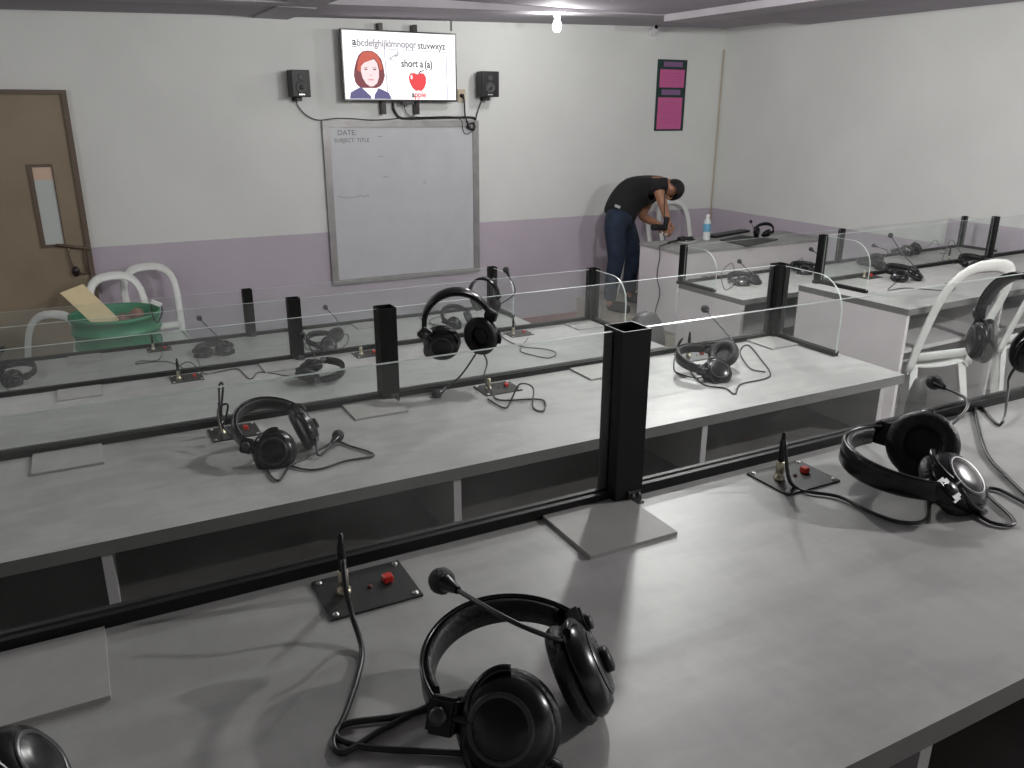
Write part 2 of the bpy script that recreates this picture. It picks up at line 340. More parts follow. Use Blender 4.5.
bulb_lamp(*FILL_MID[:4], 'added fill bulb out of view over the middle aisle, before the teacher table', ZC2)
bulb_lamp(*FILL_LEFT[:4], 'added fill bulb out of view near the left wall, above the farthest desks', ZC2)
bulb_lamp(*FILL_RIGHT[:4], 'added fill bulb out of view over the right end of the nearest desk', ZC2)

# ------------------------------------------------------------------ desks
BAY = .711; TX = -.041      # right edge of each square cover board repeats every bay
def desk(name, label, x0, x1, yn, yc, zt_, floorz, rot=0, div=-.045, inset=.075):
    """x0..x1 along the row, yn near edge, yc back edge; built local to (x0,yc)"""
    root = empty(name, Matrix.Translation(W(x0, yc, 0)) @ Matrix.Rotation(rot, 4, 'Z') @ Matrix.Translation((0, 0, -CZ)), label, 'desk', 'long grey laboratory desks')
    Lx = x1 - x0; D = yc - yn + .012; t = .028; z = CZ + zt_; zf = CZ + floorz
    b = MB(); fs = b.box(0, Lx, -(yc - yn), .012, z - t, z, M['desk'])
    for i in (0, 2, 3, 4, 5): fs[i].material_index = b.mi(M['edge'])
    b.build('worktop', None, root)
    xs = [div + k * BAY - x0 for k in range(-3, 9)]; xs = [x for x in xs if .1 < x < Lx - .16]
    for x in xs:
        b = MB(); b.box(x - .009, x + .009, -(yc - yn) + .006, -.03, zf, z - t); b.build('divider', M['deskside'], root)
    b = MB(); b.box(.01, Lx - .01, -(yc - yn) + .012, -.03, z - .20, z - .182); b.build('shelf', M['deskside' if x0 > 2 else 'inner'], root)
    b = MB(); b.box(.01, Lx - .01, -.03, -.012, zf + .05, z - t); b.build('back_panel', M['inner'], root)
    for xx in (0, Lx - inset):
        if 1:
            b = MB(); b.box(xx - (0 if xx == 0 else .02), xx + (.02 if xx == 0 else 0), -(yc - yn) + .004, .008, zf, z - t); b.build('end_panel', M['sidew' if x0 > 2 else 'deskside'], root)
    return root
Z = [-.56, -.7588, -.9784, -1.168]
XE = 2.15
desk('lab_desk', 'long grey desk row nearest the camera, with two big headsets lying on it', -1.4, XE, .376, .917, Z[0], -1.31)
desk('lab_desk', 'second long grey desk row from the camera, behind the front glass', -1.4, 2.14, 1.52, 2.03, Z[1], -1.509)
desk('lab_desk', 'third long grey desk row, between two glass screens', -1.4, 2.17, 2.70, 3.24, Z[2], -1.728)
desk('lab_desk', 'farthest grey desk row on the left, next to the green drum', -1.6, 2.20, 3.90, 4.40, Z[3], -1.918)
RROT = math.radians(3.0)
desk('lab_desk', 'right-hand grey desk nearest the white aisle chairs, with open shelves', 3.01, 5.84, 2.19, 2.76, -.80, -1.509, RROT, 3.02 + .711, 0)
desk('lab_desk', 'right-hand grey desk in front of the teacher table', 3.02, 5.78, 3.17, 3.66, -.96, -1.71, RROT, 3.03 + .711, 0)

PH = .252
def rounded_side(L, h, r=.11):
    pts = [(0, 0), (L, 0)]
    for k in range(0, 9):
        a = math.pi / 2 * k / 8; pts.append((L - r + r * math.cos(a), h - r + r * math.sin(a)))
    pts.append((0, h)); return pts
def screen(label, x0, x1, yc, z, posts, side=None, rot=0, PH=PH):
    root = empty('glass_screen', Matrix.Translation(W(x0, yc, z)) @ Matrix.Rotation(rot, 4, 'Z'), label, 'screen', 'glass partitions along the desks')
    s = .024 if x0 < 2 else .016; hh = PH - .004
    xs = [0] + [p - x0 for p in posts] + [x1 - x0]
    for a, c in zip(xs, xs[1:]):
        if c - a < .08: continue
        b = MB(); fs = b.box(a + (s if a > 0 else 0), c - s, -.003, .003, .012, hh, M['glass'])
        for i in (0, 1, 3, 5): fs[i].material_index = b.mi(M['gedge'])
        b.build('glass_pane', None, root)
    b = MB(); b.box(0, x1 - x0, -.011, -.0035, 0, .016); b.box(0, x1 - x0, .0035, .011, 0, .016); b.box(0, x1 - x0, -.0034, .0034, 0, .011); b.build('channel', M['channel'], root)
    for p in posts:
        x = p - x0; b = MB(); t = .002
        b.box(x - s, x + s, -s, -s + t, .0, PH); b.box(x - s, x + s, s - t, s, .0, PH); b.box(x - s, x - s + t, -s + t, s - t, .0, PH); b.box(x + s - t, x + s, -s + t, s - t, .0, PH)
        o = b.build('post', M['post'], root)
        b = MB(); b.box(x - .002, x + .02, -s - .012, -s - .0005, 0, .003); b.box(x - .002, x + .02, -s - .003, -s - .0005, 0, .018); b.lathe([(0, 0), (.004, 0), (.004, .003), (0, .003)], 8, Matrix.Translation((x + .004, -s - .003, .011)) @ Matrix.Rotation(math.pi / 2, 4, 'X')); b.lathe([(0, 0), (.004, 0), (.004, .003), (0, .003)], 8, Matrix.Translation((x + .015, -s - .003, .011)) @ Matrix.Rotation(math.pi / 2, 4, 'X'))
        b.build('post_bracket', M['dkgrey'], root)
    for sx in (side or []):
        L = .255; b = MB(); mx = Matrix.Translation((sx - x0 - .003, -s, .012)) @ Matrix.Rotation(-math.pi / 2, 4, 'Z')
        b.prism(rounded_side(L, hh - .012), .006, mx, M['glass'], M['gedge']); b.build('side_pane', None, root)
        b = MB(); b.box(sx - x0 - .011, sx - x0 - .0035, -s - L, -s, 0, .016); b.box(sx - x0 + .0035, sx - x0 + .011, -s - L, -s, 0, .016); b.build('side_channel', M['channel'], root)
    return root
screen('tall glass screen on the nearest desk, with the biggest black post', -1.4, XE, .917, Z[0], [.668, 2.10], PH=.266)
screen('glass screen on the second desk row, rounded glass end beside the aisle', -1.4, 2.14, 2.03, Z[1], [.685, 2.105], [2.105], PH=.256)
screen('glass screen on the third desk row, rounded glass end in front of the man', -1.4, 2.17, 3.24, Z[2], [.712, 2.14], [2.14])
screen('glass screen on the farthest left desk row, in front of the whiteboard', -1.6, 2.21, 4.40, Z[3], [.73, 2.175], [2.175])
screen('glass screen on the right-hand desk behind the aisle chairs', 3.10, 5.82, 2.765, -.80, [3.13, 4.56], [3.13], RROT, .232)
screen('glass screen on the right-hand desk before the teacher table', 3.0, 5.76, 3.66, -.96, [3.03, 4.385, 5.735], [3.03, 5.735], RROT, .222)

# square cover boards
def cover(x1, yc, z, label, w=.142):
    b = MB(); b.box(-w, 0, -.142, -.014, 0, .0055, M['coverp']); o = b.build('cover_board', None); o.location = W(x1, yc, z)
    for p in o.data.polygons:
        if abs(p.normal.z) < .5: pass
    return tag(o, label, 'board', 'square cover boards on the desks')
cover(TX, .917, Z[0], 'square grey board at the left end of the nearest desk')
cover(TX + BAY, .922, Z[0], 'square grey board at the foot of the biggest black post')
for k, l in enumerate(('square board on the second desk row, farthest left', 'square board on the second desk row, left of the post by the upright cable', 'square board on the second desk row, left of the biggest post', 'square board at the right end of the second desk row')):
    cover(TX + .012 + BAY * k + (.01 if k else 0), 2.04, Z[1], l)
for k, l in ((0, 'square board on the third desk row, farthest left'), (1, 'square board on the third desk row beside the crumpled headset'), (3, 'square board at the right end of the third desk row')):
    cover(TX + .025 + BAY * k, 3.235, Z[2], l)
for k, l in ((0, 'square board on the farthest left desk, nearest the green drum'), (2, 'square board on the farthest left desk, left of the standing headset')):
    cover(TX + .04 + BAY * k, 4.40, Z[3], l)

# jack panels
def make_jack():
    root = empty('jack_panel', Matrix(), 'x', 'panel', 'headset jack panels')
    b = MB(); b.box(-.0565, .0565, -.044, .044, 0, .003); b.build('plate', M['plate'], root)
    for sx in (-1, 1):
        for sy in (-1, 1):
            b = MB(); b.lathe([(.004, .003), (.004, .0045), (0, .0055)], 10, Matrix.Translation((sx * .049, sy * .037, 0))); b.build('screw', M['silver'], root)
    b = MB(); b.lathe([(.0085, .003), (.0085, .008), (.006, .009), (.006, .016), (.0065, .018), (.0065, .032), (.005, .034), (0, .034)], 14, Matrix.Translation((-.027, .004, 0))); b.build('jack_socket', M['brass'], root)
    b = MB(); b.box(.022, .034, -.003, .009, .003, .012); b.bevel(.0012, 1); b.build('push_button', M['red'], root)
    b = MB(); b.lathe([(.003, .003), (.003, .005), (0, .0065)], 8, Matrix.Translation((.004, .0, 0))); b.build('indicator', M['led'], root)
    return root
jack0 = make_jack(); jacks = {}
jack_spots = [('D1a', .246, .846, Z[0], 'jack panel left of the headset with the raised microphone, nearest desk'), ('D1b', .952, .842, Z[0], 'jack panel left of the headset at right, nearest desk'),
    ('D2a', .262, 1.958, Z[1], 'jack panel under the knotted upright cable on the second desk row'), ('D2b', .985, 1.958, Z[1], 'jack panel under the headset on the second glass screen'),
    ('D3a', .275, 3.165, Z[2], 'jack panel on the third desk row, in the left half of the photo'), ('D3b', .985, 3.165, Z[2], 'jack panel on the third desk row, right of the second-row post'), ('D3c', 1.70, 3.165, Z[2], 'jack panel on the third desk row, near its right end'),
    ('D4a', .265, 4.335, Z[3], 'jack panel on the farthest left desk beside the green drum'),
    ('D2c', 1.70, 1.958, Z[1], 'jack panel left of the aisle-end headset, second desk row')]
for i, (k, x, y, z, l) in enumerate(jack_spots):
    o = jack0 if i == 0 else copy_tree(jack0); o.location = W(x, y, z); o['label'] = l; jacks[k] = W(x - .027, y + .004, z)
for k, u, v, z, l in (('RA1', 868, 277, -.80, 'jack panel on the right-hand desk near its glass corner'), ('RA2', 952, 262, -.80, 'jack panel on the right-hand desk under the looping cable'), ('RB1', 713, 277, -.96, 'jack panel on the desk before the teacher table')):
    o = copy_tree(jack0); p = at(u, v, z); o.location = p; o.rotation_euler.z = RROT; o['label'] = l; jacks[k] = p + Vector((-.027, .004, 0))

# ------------------------------------------------------------------ headsets
def band_section(x, z, ang, w, t, inset=0):
    n = Vector((math.cos(ang), 0, math.sin(ang))); c = Vector((x, 0, z)) - n * inset
    return [c + Vector((0, sy * w / 2 * k, 0)) + n * st * t / 2 for sy, st, k in ((-1, -1, .8), (-1, 0, 1), (-1, 1, .8), (1, 1, .8), (1, 0, 1), (1, -1, .8))]
def build_hs_meshes():
    parts = {}
    a, zc0, h = .083, .055, .088
    def arc(t0, t1, n, w, th, ins=0):
        secs = []
        for i in range(n + 1):
            t = t0 + (t1 - t0) * i / n; x = a * math.cos(t); z = zc0 + h * math.sin(t)
            nn = Vector((math.cos(t) / a, 0, math.sin(t) / h)).normalized(); ang = math.atan2(nn.z, nn.x)
            ww = w * (.78 + .22 * math.sin(t)); secs.append(band_section(x, z, ang, ww, th, ins))
        return secs
    b = MB(); b.strip(arc(0, math.pi, 36, .034, .0045), M['gloss'])
    parts['headband'] = b
    b = MB(); b.strip(arc(.25, math.pi - .25, 30, .030, .008, .006), M['leather']); parts['band_cushion'] = b
    parts['yoke'] = []
    for s in (-1, 1):
        b = MB(); mx = Matrix.Translation((s * .083, 0, .055))
        b.box(-.0075, .0075, -.016, .016, -.014, .012, M['black'], mx)
        b.bm.normal_update()
        bmesh.ops.bevel(b.bm, geom=b.bm.edges[:], offset=.003, segments=2, affect='EDGES')
        b.lathe([(0, .0), (.008, 0), (.008, .005), (.005, .0065), (0, .0065)], 12, Matrix.Translation((s * .090, 0, .055)) @ Matrix.Rotation(s * math.pi / 2, 4, 'Y'), M['silv'])
        # arm down to the fork and the fork arms round the cup
        b.tube([(s * .083, 0, .045), (s * .086, 0, .034), (s * .088, 0, .024)], .0065, 8, M['gloss'], up=(0, 1, 0), flat=.6)
        for sy in (-1, 1):
            pts = [(s * .088, 0, .026)] + [(s * (.088 - .010 * (k / 6)), sy * .047 * math.sin(math.pi / 2 * k / 6), .001 + .046 * math.cos(math.pi / 2 * k / 6) - .018 * (1 - k / 6)) for k in range(1, 7)]
            b.tube(pts, .0042, 6, M['gloss'])
        parts['yoke'].append(b)
    return parts
hsP = build_hs_meshes(); hsM = {}
def mesh_of(b, nm):
    me = bpy.data.meshes.new(nm); bmesh.ops.recalc_face_normals(b.bm, faces=b.bm.faces[:]); b.bm.to_mesh(me); b.bm.free()
    for x in b.mats: me.materials.append(x)
    return me
hsM['headband'] = mesh_of(hsP['headband'], 'headband'); hsM['band_cushion'] = mesh_of(hsP['band_cushion'], 'band_cushion'); hsM['yoke'] = [mesh_of(b, 'yoke') for b in hsP['yoke']]
b = MB()  # cup shell, axis +z outward
b.lathe([(0, .021), (.012, .0215), (.020, .020), (.024, .0185), (.036, .015), (.043, .006), (.044, 0), (.042, -.003), (0, -.003)], 32, m=M['gloss'])
b.lathe([(.0245, .0188), (.027, .0200), (.0295, .0178)], 32, m=M['silv']); hsM['shell'] = mesh_of(b, 'ear_cup')
b = MB()
prof = []
for k in range(13):
    t = math.pi * 2 * k / 12; prof.append((.034 + .0125 * math.cos(t), -.011 + .010 * math.sin(t)))
b.lathe(prof, 36, m=M['leather']); b.lathe([(.024, -.006), (0, -.005)], 24, m=M['black']); hsM['pad'] = mesh_of(b, 'ear_cushion')
def add(name, me, parent, mw=Matrix()):
    o = bpy.data.objects.new(name, me); S.collection.objects.link(o); o.parent = parent; o.matrix_local = mw; return o
def headset(label, origin, ear, crown, swL=(0, 0), swR=(0, 0), mic=None, mic_side=1, mic_mid=None, cable=None, cable_side=-1, squeeze=0.0, cr=.0022, group='black headsets with microphones', ctie=None, sc=1.0):
    mw = frame(origin, ear, crown); 
    if sc != 1: mw = mw @ Matrix.Scale(sc, 4)
    root = empty('headset', mw, label, 'headset', group); inv = mw.inverted()
    add('headband', hsM['headband'], root); add('band_cushion', hsM['band_cushion'], root)
    for s, sw, me in ((-1, swL, hsM['yoke'][0]), (1, swR, hsM['yoke'][1])):
        piv = Vector((s * .083, 0, .055)); rot = Matrix.Translation(piv) @ Matrix.Rotation(s * squeeze, 4, 'Y') @ Matrix.Rotation(math.radians(sw[0]), 4, 'Z') @ Matrix.Translation(-piv)
        y = add('yoke', me, root, rot)
        cm = rot @ Matrix.Translation((s * .074, 0, 0)) @ Matrix.Rotation(math.radians(sw[1]), 4, 'Y') @ Matrix.Rotation(s * math.pi / 2, 4, 'Y')
        c = add('ear_cup', hsM['shell'], root, cm); add('ear_cushion', hsM['pad'], c)
        if s == mic_side: cupm = mw @ cm
        if s == cable_side: cabm = mw @ cm
    if mic is not None:
        st = cupm @ Vector((0, 0, .02)); mic = Vector(mic); mid = Vector(mic_mid) if mic_mid is not None else (st + mic) / 2 + Vector((0, 0, .02)) 
        b = MB(); b.lathe([(0, 0), (.012, 0), (.012, .008), (.009, .010), (0, .010)], 14, cupm @ Matrix.Translation((0, 0, .019)), M['black'])
        P = catmull([st + (cupm.to_3x3() @ Vector((0, 0, .008)) * 1), mid, mic], 10); b.tube(P, .0026, 8, M['rubber'], smooth_path=1)
        d = (P[-1] - P[-3]).normalized(); b.tube([mic - d * .022, mic - d * .012, mic - d * .004, mic + d * .004], lambda u: .004 + .006 * u, 10, M['gloss'])
        b.bm.transform(inv); mb = b.build('mic_boom', None, root)
        b = MB(); q = d.to_track_quat('Z', 'Y').to_matrix().to_4x4(); b.lathe([(.0095, 0), (.0135, .003), (.0145, .010), (.012, .017), (.007, .021), (0, .022)], 16, Matrix.Translation(mic + d * .002) @ q, M['mesh'])
        b.bm.transform(inv); b.build('microphone', None, mb)
    if cable:
        b = MB(); st = cabm @ Vector((.035, 0, .006)); b.tube([st] + [Vector(p) for p in cable], cr, 6, M['rubber'], smooth_path=5); b.bm.transform(inv); b.build('cable', None, root)
        if ctie is not None:      # plug standing in the jack
            b = MB(); p = Vector(ctie); b.lathe([(.0045, .026), (.0052, .030), (.0052, .066), (.0038, .070), (.0034, .082), (0, .083)], 12, Matrix.Translation(p), M['black']); b.bm.transform(inv); b.build('plug', None, root)
    return root
def pts(z, *L): return [at(u, v, z + (w or 0)) for u, v, w in [(l + (0,))[:3] for l in L]]

z1 = Z[0]
# nearest desk, left headset
oA = at(556, 701, z1 + .045)
headset('large black headset lying in the foreground, microphone raised to its left', oA, (1, .22, .10), (-.26, 1, .04), swL=(38, 0), swR=(-22, 0), squeeze=.58, sc=1.05,
        mic=at(447, 584, z1 + .085), mic_side=1, mic_mid=at(520, 625, z1 + .10), cable_side=-1,
        cable=pts(z1 + .004, (560, 765), (520, 757), (440, 752), (370, 748), (338, 738), (345, 724), (400, 716), (450, 702), (462, 700, .01), (430, 706), (385, 728), (345, 752), (333, 742), (345, 715), (357, 680), (362, 650), (352, 615, .02), (346, 590, .05), (343, 560, .075)), cr=.0032, ctie=jacks['D1a'])
# nearest desk, right headset
oB = at(952, 462, z1 + .045)
headset('large black headset lying sideways beside the right-hand jack panel', oB, (.42, .90, .06), (-.92, .40, .05), swL=(55, 0), swR=(25, 0), squeeze=.72, sc=1.16,
        mic=at(938, 384, z1 + .09), mic_side=1, mic_mid=at(968, 405, z1 + .085), cable_side=-1,
        cable=pts(z1 + .004, (965, 500), (930, 497), (925, 520), (900, 522), (870, 512), (840, 497), (810, 492), (795, 487), (788, 475, .02), (785, 440, .07)), cr=.003, ctie=jacks['D1b'])
# loose cables looping at right on the nearest desk
headset('black headset hanging over the nearest glass screen at the right edge', atY(1006, 346, .917), (.25, 1, -.12), (.18, .05, 1), swL=(0, 0), swR=(62, 0), squeeze=.10,
        cable=pts(z1 + .004, (1012, 372, .06), (1008, 392, .03), (1000, 425), (975, 402), (985, 450), (1010, 480), (1040, 510), (1000, 490), (985, 492), (1015, 522), (990, 522), (960, 500)), cable_side=-1, cr=.003)
# headset corner at bottom left
headset('black headset cut off by the lower left corner of the photo', at(-62, 792, z1 + .045), (.95, -.25, .15), (-.3, -1, .0), swR=(25, 0), swL=(0, 0), squeeze=.2)

# second desk row
z2 = Z[1]
headset('black headset lying by the knotted upright cable, second desk row', at(294, 440, z2 + .042), (.80, .55, .14), (-.52, .74, .36), swL=(40, 0), swR=(-25, 0), squeeze=.50, sc=1.06,
        mic=at(336, 438, z2 + .02), mic_side=1, mic_mid=at(318, 455, z2 + .01), cable_side=-1,
        cable=pts(z2 + .004, (262, 455), (270, 475), (280, 480), (290, 466), (310, 455), (335, 442), (350, 446), (374, 455), (345, 461), (310, 470), (270, 458), (243, 445), (228, 432, .02), (221, 420, .05), (223, 386, .13), (219, 388, .12), (222, 425, .04), (228, 405, .09), (218, 410, .08), (222, 440, .03)), cr=.0026, ctie=jacks['D2a'])
gG = atY(464, 343, 2.0)
headset('black headset hung upright over the second glass screen', gG, (.85, -.40, .26), (-.40, -.06, .9), swL=(85, 0), swR=(50, 0), squeeze=.55, sc=1.15,
        mic=at(440, 392, z2 + .012), mic_side=1, mic_mid=at(462, 374, z2 + .05), cable_side=1,
        cable=pts(z2 + .004, (487, 362, .07), (484, 378, .04), (492, 392), (500, 400), (535, 399), (545, 402), (543, 411), (533, 407), (533, 388, .03), (520, 384, .05), (512, 398), (505, 408), (488, 399)), cr=.0024)
headset('black headset lying beside the aisle end of the second desk row', at(724, 364, z2 + .035), (.75, .62, .10), (-.85, .5, .10), swL=(55, 0), swR=(50, 0), squeeze=.5,
        mic=at(706, 310, z2 + .10), mic_side=1, mic_mid=at(735, 345, z2 + .06), cable_side=-1,
        cable=pts(z2 + .003, (700, 378), (680, 374), (674, 368), (676, 352, .01), (683, 338, .06), (678, 350, .02), (700, 382), (725, 388), (735, 394), (741, 384), (770, 376), (760, 358), (748, 345), (740, 352), (750, 368), (765, 372)), cr=.0022, ctie=jacks['D2c'])
# third row
z3 = Z[2]
headset('crumpled black headset on the third desk row beside a square board', at(306, 371, z3 + .035), (.35, .9, .15), (.92, -.25, .05), swL=(50, 0), swR=(50, 0), squeeze=.5,
        mic=at(303, 336, z3 + .10), mic_side=1, mic_mid=at(315, 357, z3 + .06), cable_side=-1,
        cable=pts(z3 + .003, (288, 376), (260, 372), (250, 379), (238, 369), (222, 371), (205, 374), (190, 362, .05), (178, 368, .05), (184, 380, .03)), cr=.002, ctie=jacks['D3a'])
gH = atY(485, 304, 3.24)
headset('black headset hung upright over the third glass screen', gH + Vector((0, 0, -.004)), (.62, -.78, .05), (-.10, .0, 1), swL=(30, 0), swR=(50, 0), squeeze=.35, sc=.88,
        mic=atY(507, 272, 3.2), mic_side=1, mic_mid=atY(515, 292, 3.15), cable_side=1,
        cable=pts(z3 + .003, (512, 318, .05), (515, 330), (502, 336), (520, 346), (545, 349), (556, 353), (549, 358), (532, 355), (520, 350), (528, 338, .01)), cr=.002, ctie=jacks['D3c'])
# fourth row
z4 = Z[3]
headset('black headset on the farthest left desk, between the two posts, microphone up', at(334, 341, z4 + .03), (.6, .8, .1), (-.95, .1, .05), swL=(50, 0), swR=(60, 0), squeeze=.5,
        mic=at(326, 308, z4 + .10), mic_side=1, mic_mid=at(338, 322, z4 + .06), cable_side=-1,
        cable=pts(z4 + .003, (318, 350), (335, 352), (348, 342), (345, 334), (320, 350), (305, 347), (310, 338, .02)), cr=.002)
headset('black headset on the farthest left desk, just right of the green drum', at(214, 350, z4 + .028), (1, -.05, .06), (.25, .95, -.02), swL=(60, 0), swR=(-60, 0), squeeze=.55,
        mic=at(200, 319, z4 + .10), mic_side=1, mic_mid=at(215, 334, z4 + .06), cable_side=-1,
        cable=pts(z4 + .003, (196, 356), (200, 366), (190, 371), (170, 362), (150, 362), (136, 364), (140, 361), (158, 360), (162, 350), (155, 338, .05), (161, 335, .05), (163, 350, .01)), cr=.002, ctie=jacks['D4a'])
headset('black headset lying crumpled behind the one hung on the second screen', at(462, 322, z4 + .03), (.9, .2, .15), (-.5, .6, .3), swL=(25, 0), swR=(-25, 0), squeeze=.35, cable_side=-1,
        cable=pts(z4 + .003, (445, 326), (425, 322), (420, 314), (435, 310), (445, 315), (430, 320), (438, 330)), cr=.002)
headset('black headset on the farthest desk, cut off by the left edge of the photo', at(3, 377, z4 - .0 + .035), (-.6, .8, .1), (.85, .25, .1), swL=(10, 0), swR=(0, 0), squeeze=.2,
        mic=at(2, 350, z4 + .10), mic_side=-1, mic_mid=at(0, 366, z4 + .06), cable_side=-1, cable=pts(z4 + .003, (4, 385), (12, 392), (17, 396)), cr=.002)
# right blocks
zB, zA = -.96, -.80
headset('black headset on the desk before the teacher table, behind the aisle post', at(750, 280, zB + .028), (1, .05, .05), (-.3, .9, .04), swL=(60, 0), swR=(-60, 0), squeeze=.55,
        mic=at(740, 262, zB + .075), mic_side=1, mic_mid=at(748, 270, zB + .05), cable_side=-1, cable=pts(zB + .003, (735, 284), (726, 290), (722, 282), (722, 272, .03), (732, 263, .06), (735, 276)), cr=.002)
headset('black headset on the desk before the teacher table, beside the right-block corner post', at(812, 269, zB + .028), (1, .05, .05), (-.5, .8, .04), swL=(60, 0), swR=(-60, 0), squeeze=.55,
        mic=at(812, 250, zB + .08), mic_side=1, mic_mid=at(820, 257, zB + .05), cable_side=-1, cable=pts(zB + .003, (800, 266), (803, 258, .03), (798, 262), (805, 272)), cr=.002)
headset('black headset behind the right-hand glass, left one of the pair, microphone pointing left', at(880, 263, zB + .028), (.5, .8, .05), (-.95, .2, .05), swL=(50, 0), swR=(50, 0), squeeze=.5,
        mic=at(875, 246, zB + .08), mic_side=1, mic_mid=at(888, 252, zB + .05), cable_side=-1, cable=pts(zB + .003, (868, 262), (870, 252, .03), (871, 262)), cr=.002)
headset('black headset behind the right-hand glass, standing on its cups at right', at(912, 250, zB + .035), (1, .1, .1), (-.5, .2, -.1), swL=(10, 0), swR=(-10, 0), squeeze=.3, cable_side=1,
        cable=pts(zB + .003, (928, 246), (936, 240, .03), (940, 248), (950, 252), (940, 254)), cr=.002)
headset('black headset on the right-hand desk with both ear cups toward the camera', at(909, 274, zA + .035), (1, -.12, 0), (-.10, .9, .12), swL=(70, 0), swR=(-70, 0), squeeze=.5, sc=.9,
        mic=at(891, 236, zA + .13), mic_side=1, mic_mid=at(903, 254, zA + .075), cable_side=-1,
        cable=pts(zA + .003, (895, 283), (888, 290), (906, 288), (935, 290), (950, 291), (955, 288), (945, 283)), cr=.002)
headset('folded black headset lying behind the white chairs, on the right-hand desk', at(985, 266, zA + .025), (1, -.05, .05), (.5, .6, .15), swL=(60, 0), swR=(-60, 0), squeeze=.35, cable_side=-1,
        cable=pts(zA + .003, (965, 266), (962, 256, .02), (952, 240, .07), (945, 252, .03), (942, 262)), cr=.0022, ctie=jacks['RA2'])
# on the teacher table
zT = -1.10
headset('black headset propped on the teacher table with its band up', at(761, 234, zT + .045), (.35, -.85, -.1), (.82, .1, .50), swL=(20, 0), swR=(20, 0), squeeze=.5,
        mic=at(751, 222, zT + .13), mic_side=-1, mic_mid=at(754, 230, zT + .08))

# ------------------------------------------------------------------ teacher table and what stands on it
tx0, tx1, ty0, ty1 = 4.26, 5.90, 5.20, 5.74
tt = empty('teacher_table', W(tx0, ty0, -1.789), 'grey teacher table against the right wall, where the man is working', 'desk')
def tb(nm, m, *a): b = MB(); b.box(*a); return b.build(nm, M[m], tt)
hT = zT + 1.789
tb('tabletop', 'desk', 0, tx1 - tx0, 0, ty1 - ty0, hT - .025, hT); tb('side_panel', 'sidew', .005, .025, .005, ty1 - ty0 - .005, 0, hT - .025); tb('side_panel', 'sidew', tx1 - tx0 - .025, tx1 - tx0 - .005, .005, ty1 - ty0 - .005, 0, hT - .025); tb('front_panel', 'sidew', .025, tx1 - tx0 - .025, .01, .028, 0, hT - .025)
z = zT
b = MB(); p = [at(720, 240.5, z + .001), at(748, 246.8, z + .001), at(778, 240, z + .001), at(741, 236, z + .001)]
b.bm.faces.new([b.bm.verts.new(v) for v in p]); r_ = bmesh.ops.extrude_face_region(b.bm, geom=b.bm.faces[:]); bmesh.ops.translate(b.bm, vec=(0, 0, .008), verts=[e for e in r_['geom'] if isinstance(e, bmesh.types.BMVert)])
tag(center(b.build('glass_insert', M['darkglass'])), 'flat black glass slab lying on the teacher table', 'slab')
b = MB(); a0, a1 = at(712, 238, z), at(747, 232, z); d = (a1 - a0); d.z = 0; b.box(0, d.length, -.05, .05, 0, .022, M['black']); b.bevel(.006, 2)
o = b.build('soundbar', M['black']); o.matrix_world = frame(a0 + Vector((0, .02, 0)), d, (0, 0, 1)); tag(o, 'long black bar lying behind the water bottle on the teacher table', 'device')
bt = empty('water_bottle', at(706, 240, z), 'clear water bottle with blue label on the teacher table', 'bottle')
b = MB(); b.lathe([(0, 0), (.030, 0), (.033, .006), (.033, .06), (.031, .065), (.033, .07), (.033, .15), (.028, .168), (.014, .188), (.013, .20)], 20, m=M['water']); b.build('bottle_body', None, bt)
b = MB(); b.lathe([(.0335, .075), (.0342, .078), (.0342, .142), (.0335, .145)], 20, m=M['blue']); b.build('bottle_label', None, bt)
b = MB(); b.lathe([(.015, .196), (.016, .20), (.016, .218), (.014, .222), (0, .222)], 16, m=M['cap']); b.build('bottle_cap', None, bt)
b = MB(); b.lathe([(0, 0), (.085, 0), (.10, .010), (.095, .012), (.08, .006), (0, .006)], 28, m=M['white'], sy=.75); o = b.build('white_tray', None); o.location = at(686, 242, z); tag(o, 'small white oval tray at the table corner under black cables', 'tray')
b = MB(); 
for k in range(4):
    pp = []
    for j in range(9):
        a = random.uniform(0, 6.3); pp.append(at(686, 239, z + .03) + Vector((.08 * math.cos(a), .045 * math.sin(a), random.uniform(-.01, .02))))
    b.tube(pp, .006, 6, M['rubber'])
b.tube([at(668, 243, z + .012), at(675, 241, z + .02), at(690, 238, z + .03)], .009, 6, M['rubber'])
b.tube([at(668, 243, z + .012), W(tx0 + .03, 5.47, zT + .008), W(tx0 - .012, 5.45, zT + .004), W(tx0 - .014, 5.43, -1.17), W(tx0 - .010, 5.46, -1.34), W(tx0 - .014, 5.40, -1.48), W(tx0 - .010, 5.45, -1.64), W(tx0 - .012, 5.44, -1.78)], .0045, 6, M['rubber'])
tag(center(b.build('black_cable', None)), 'bundle of black cables on the table corner, one hanging down its side', 'cable')

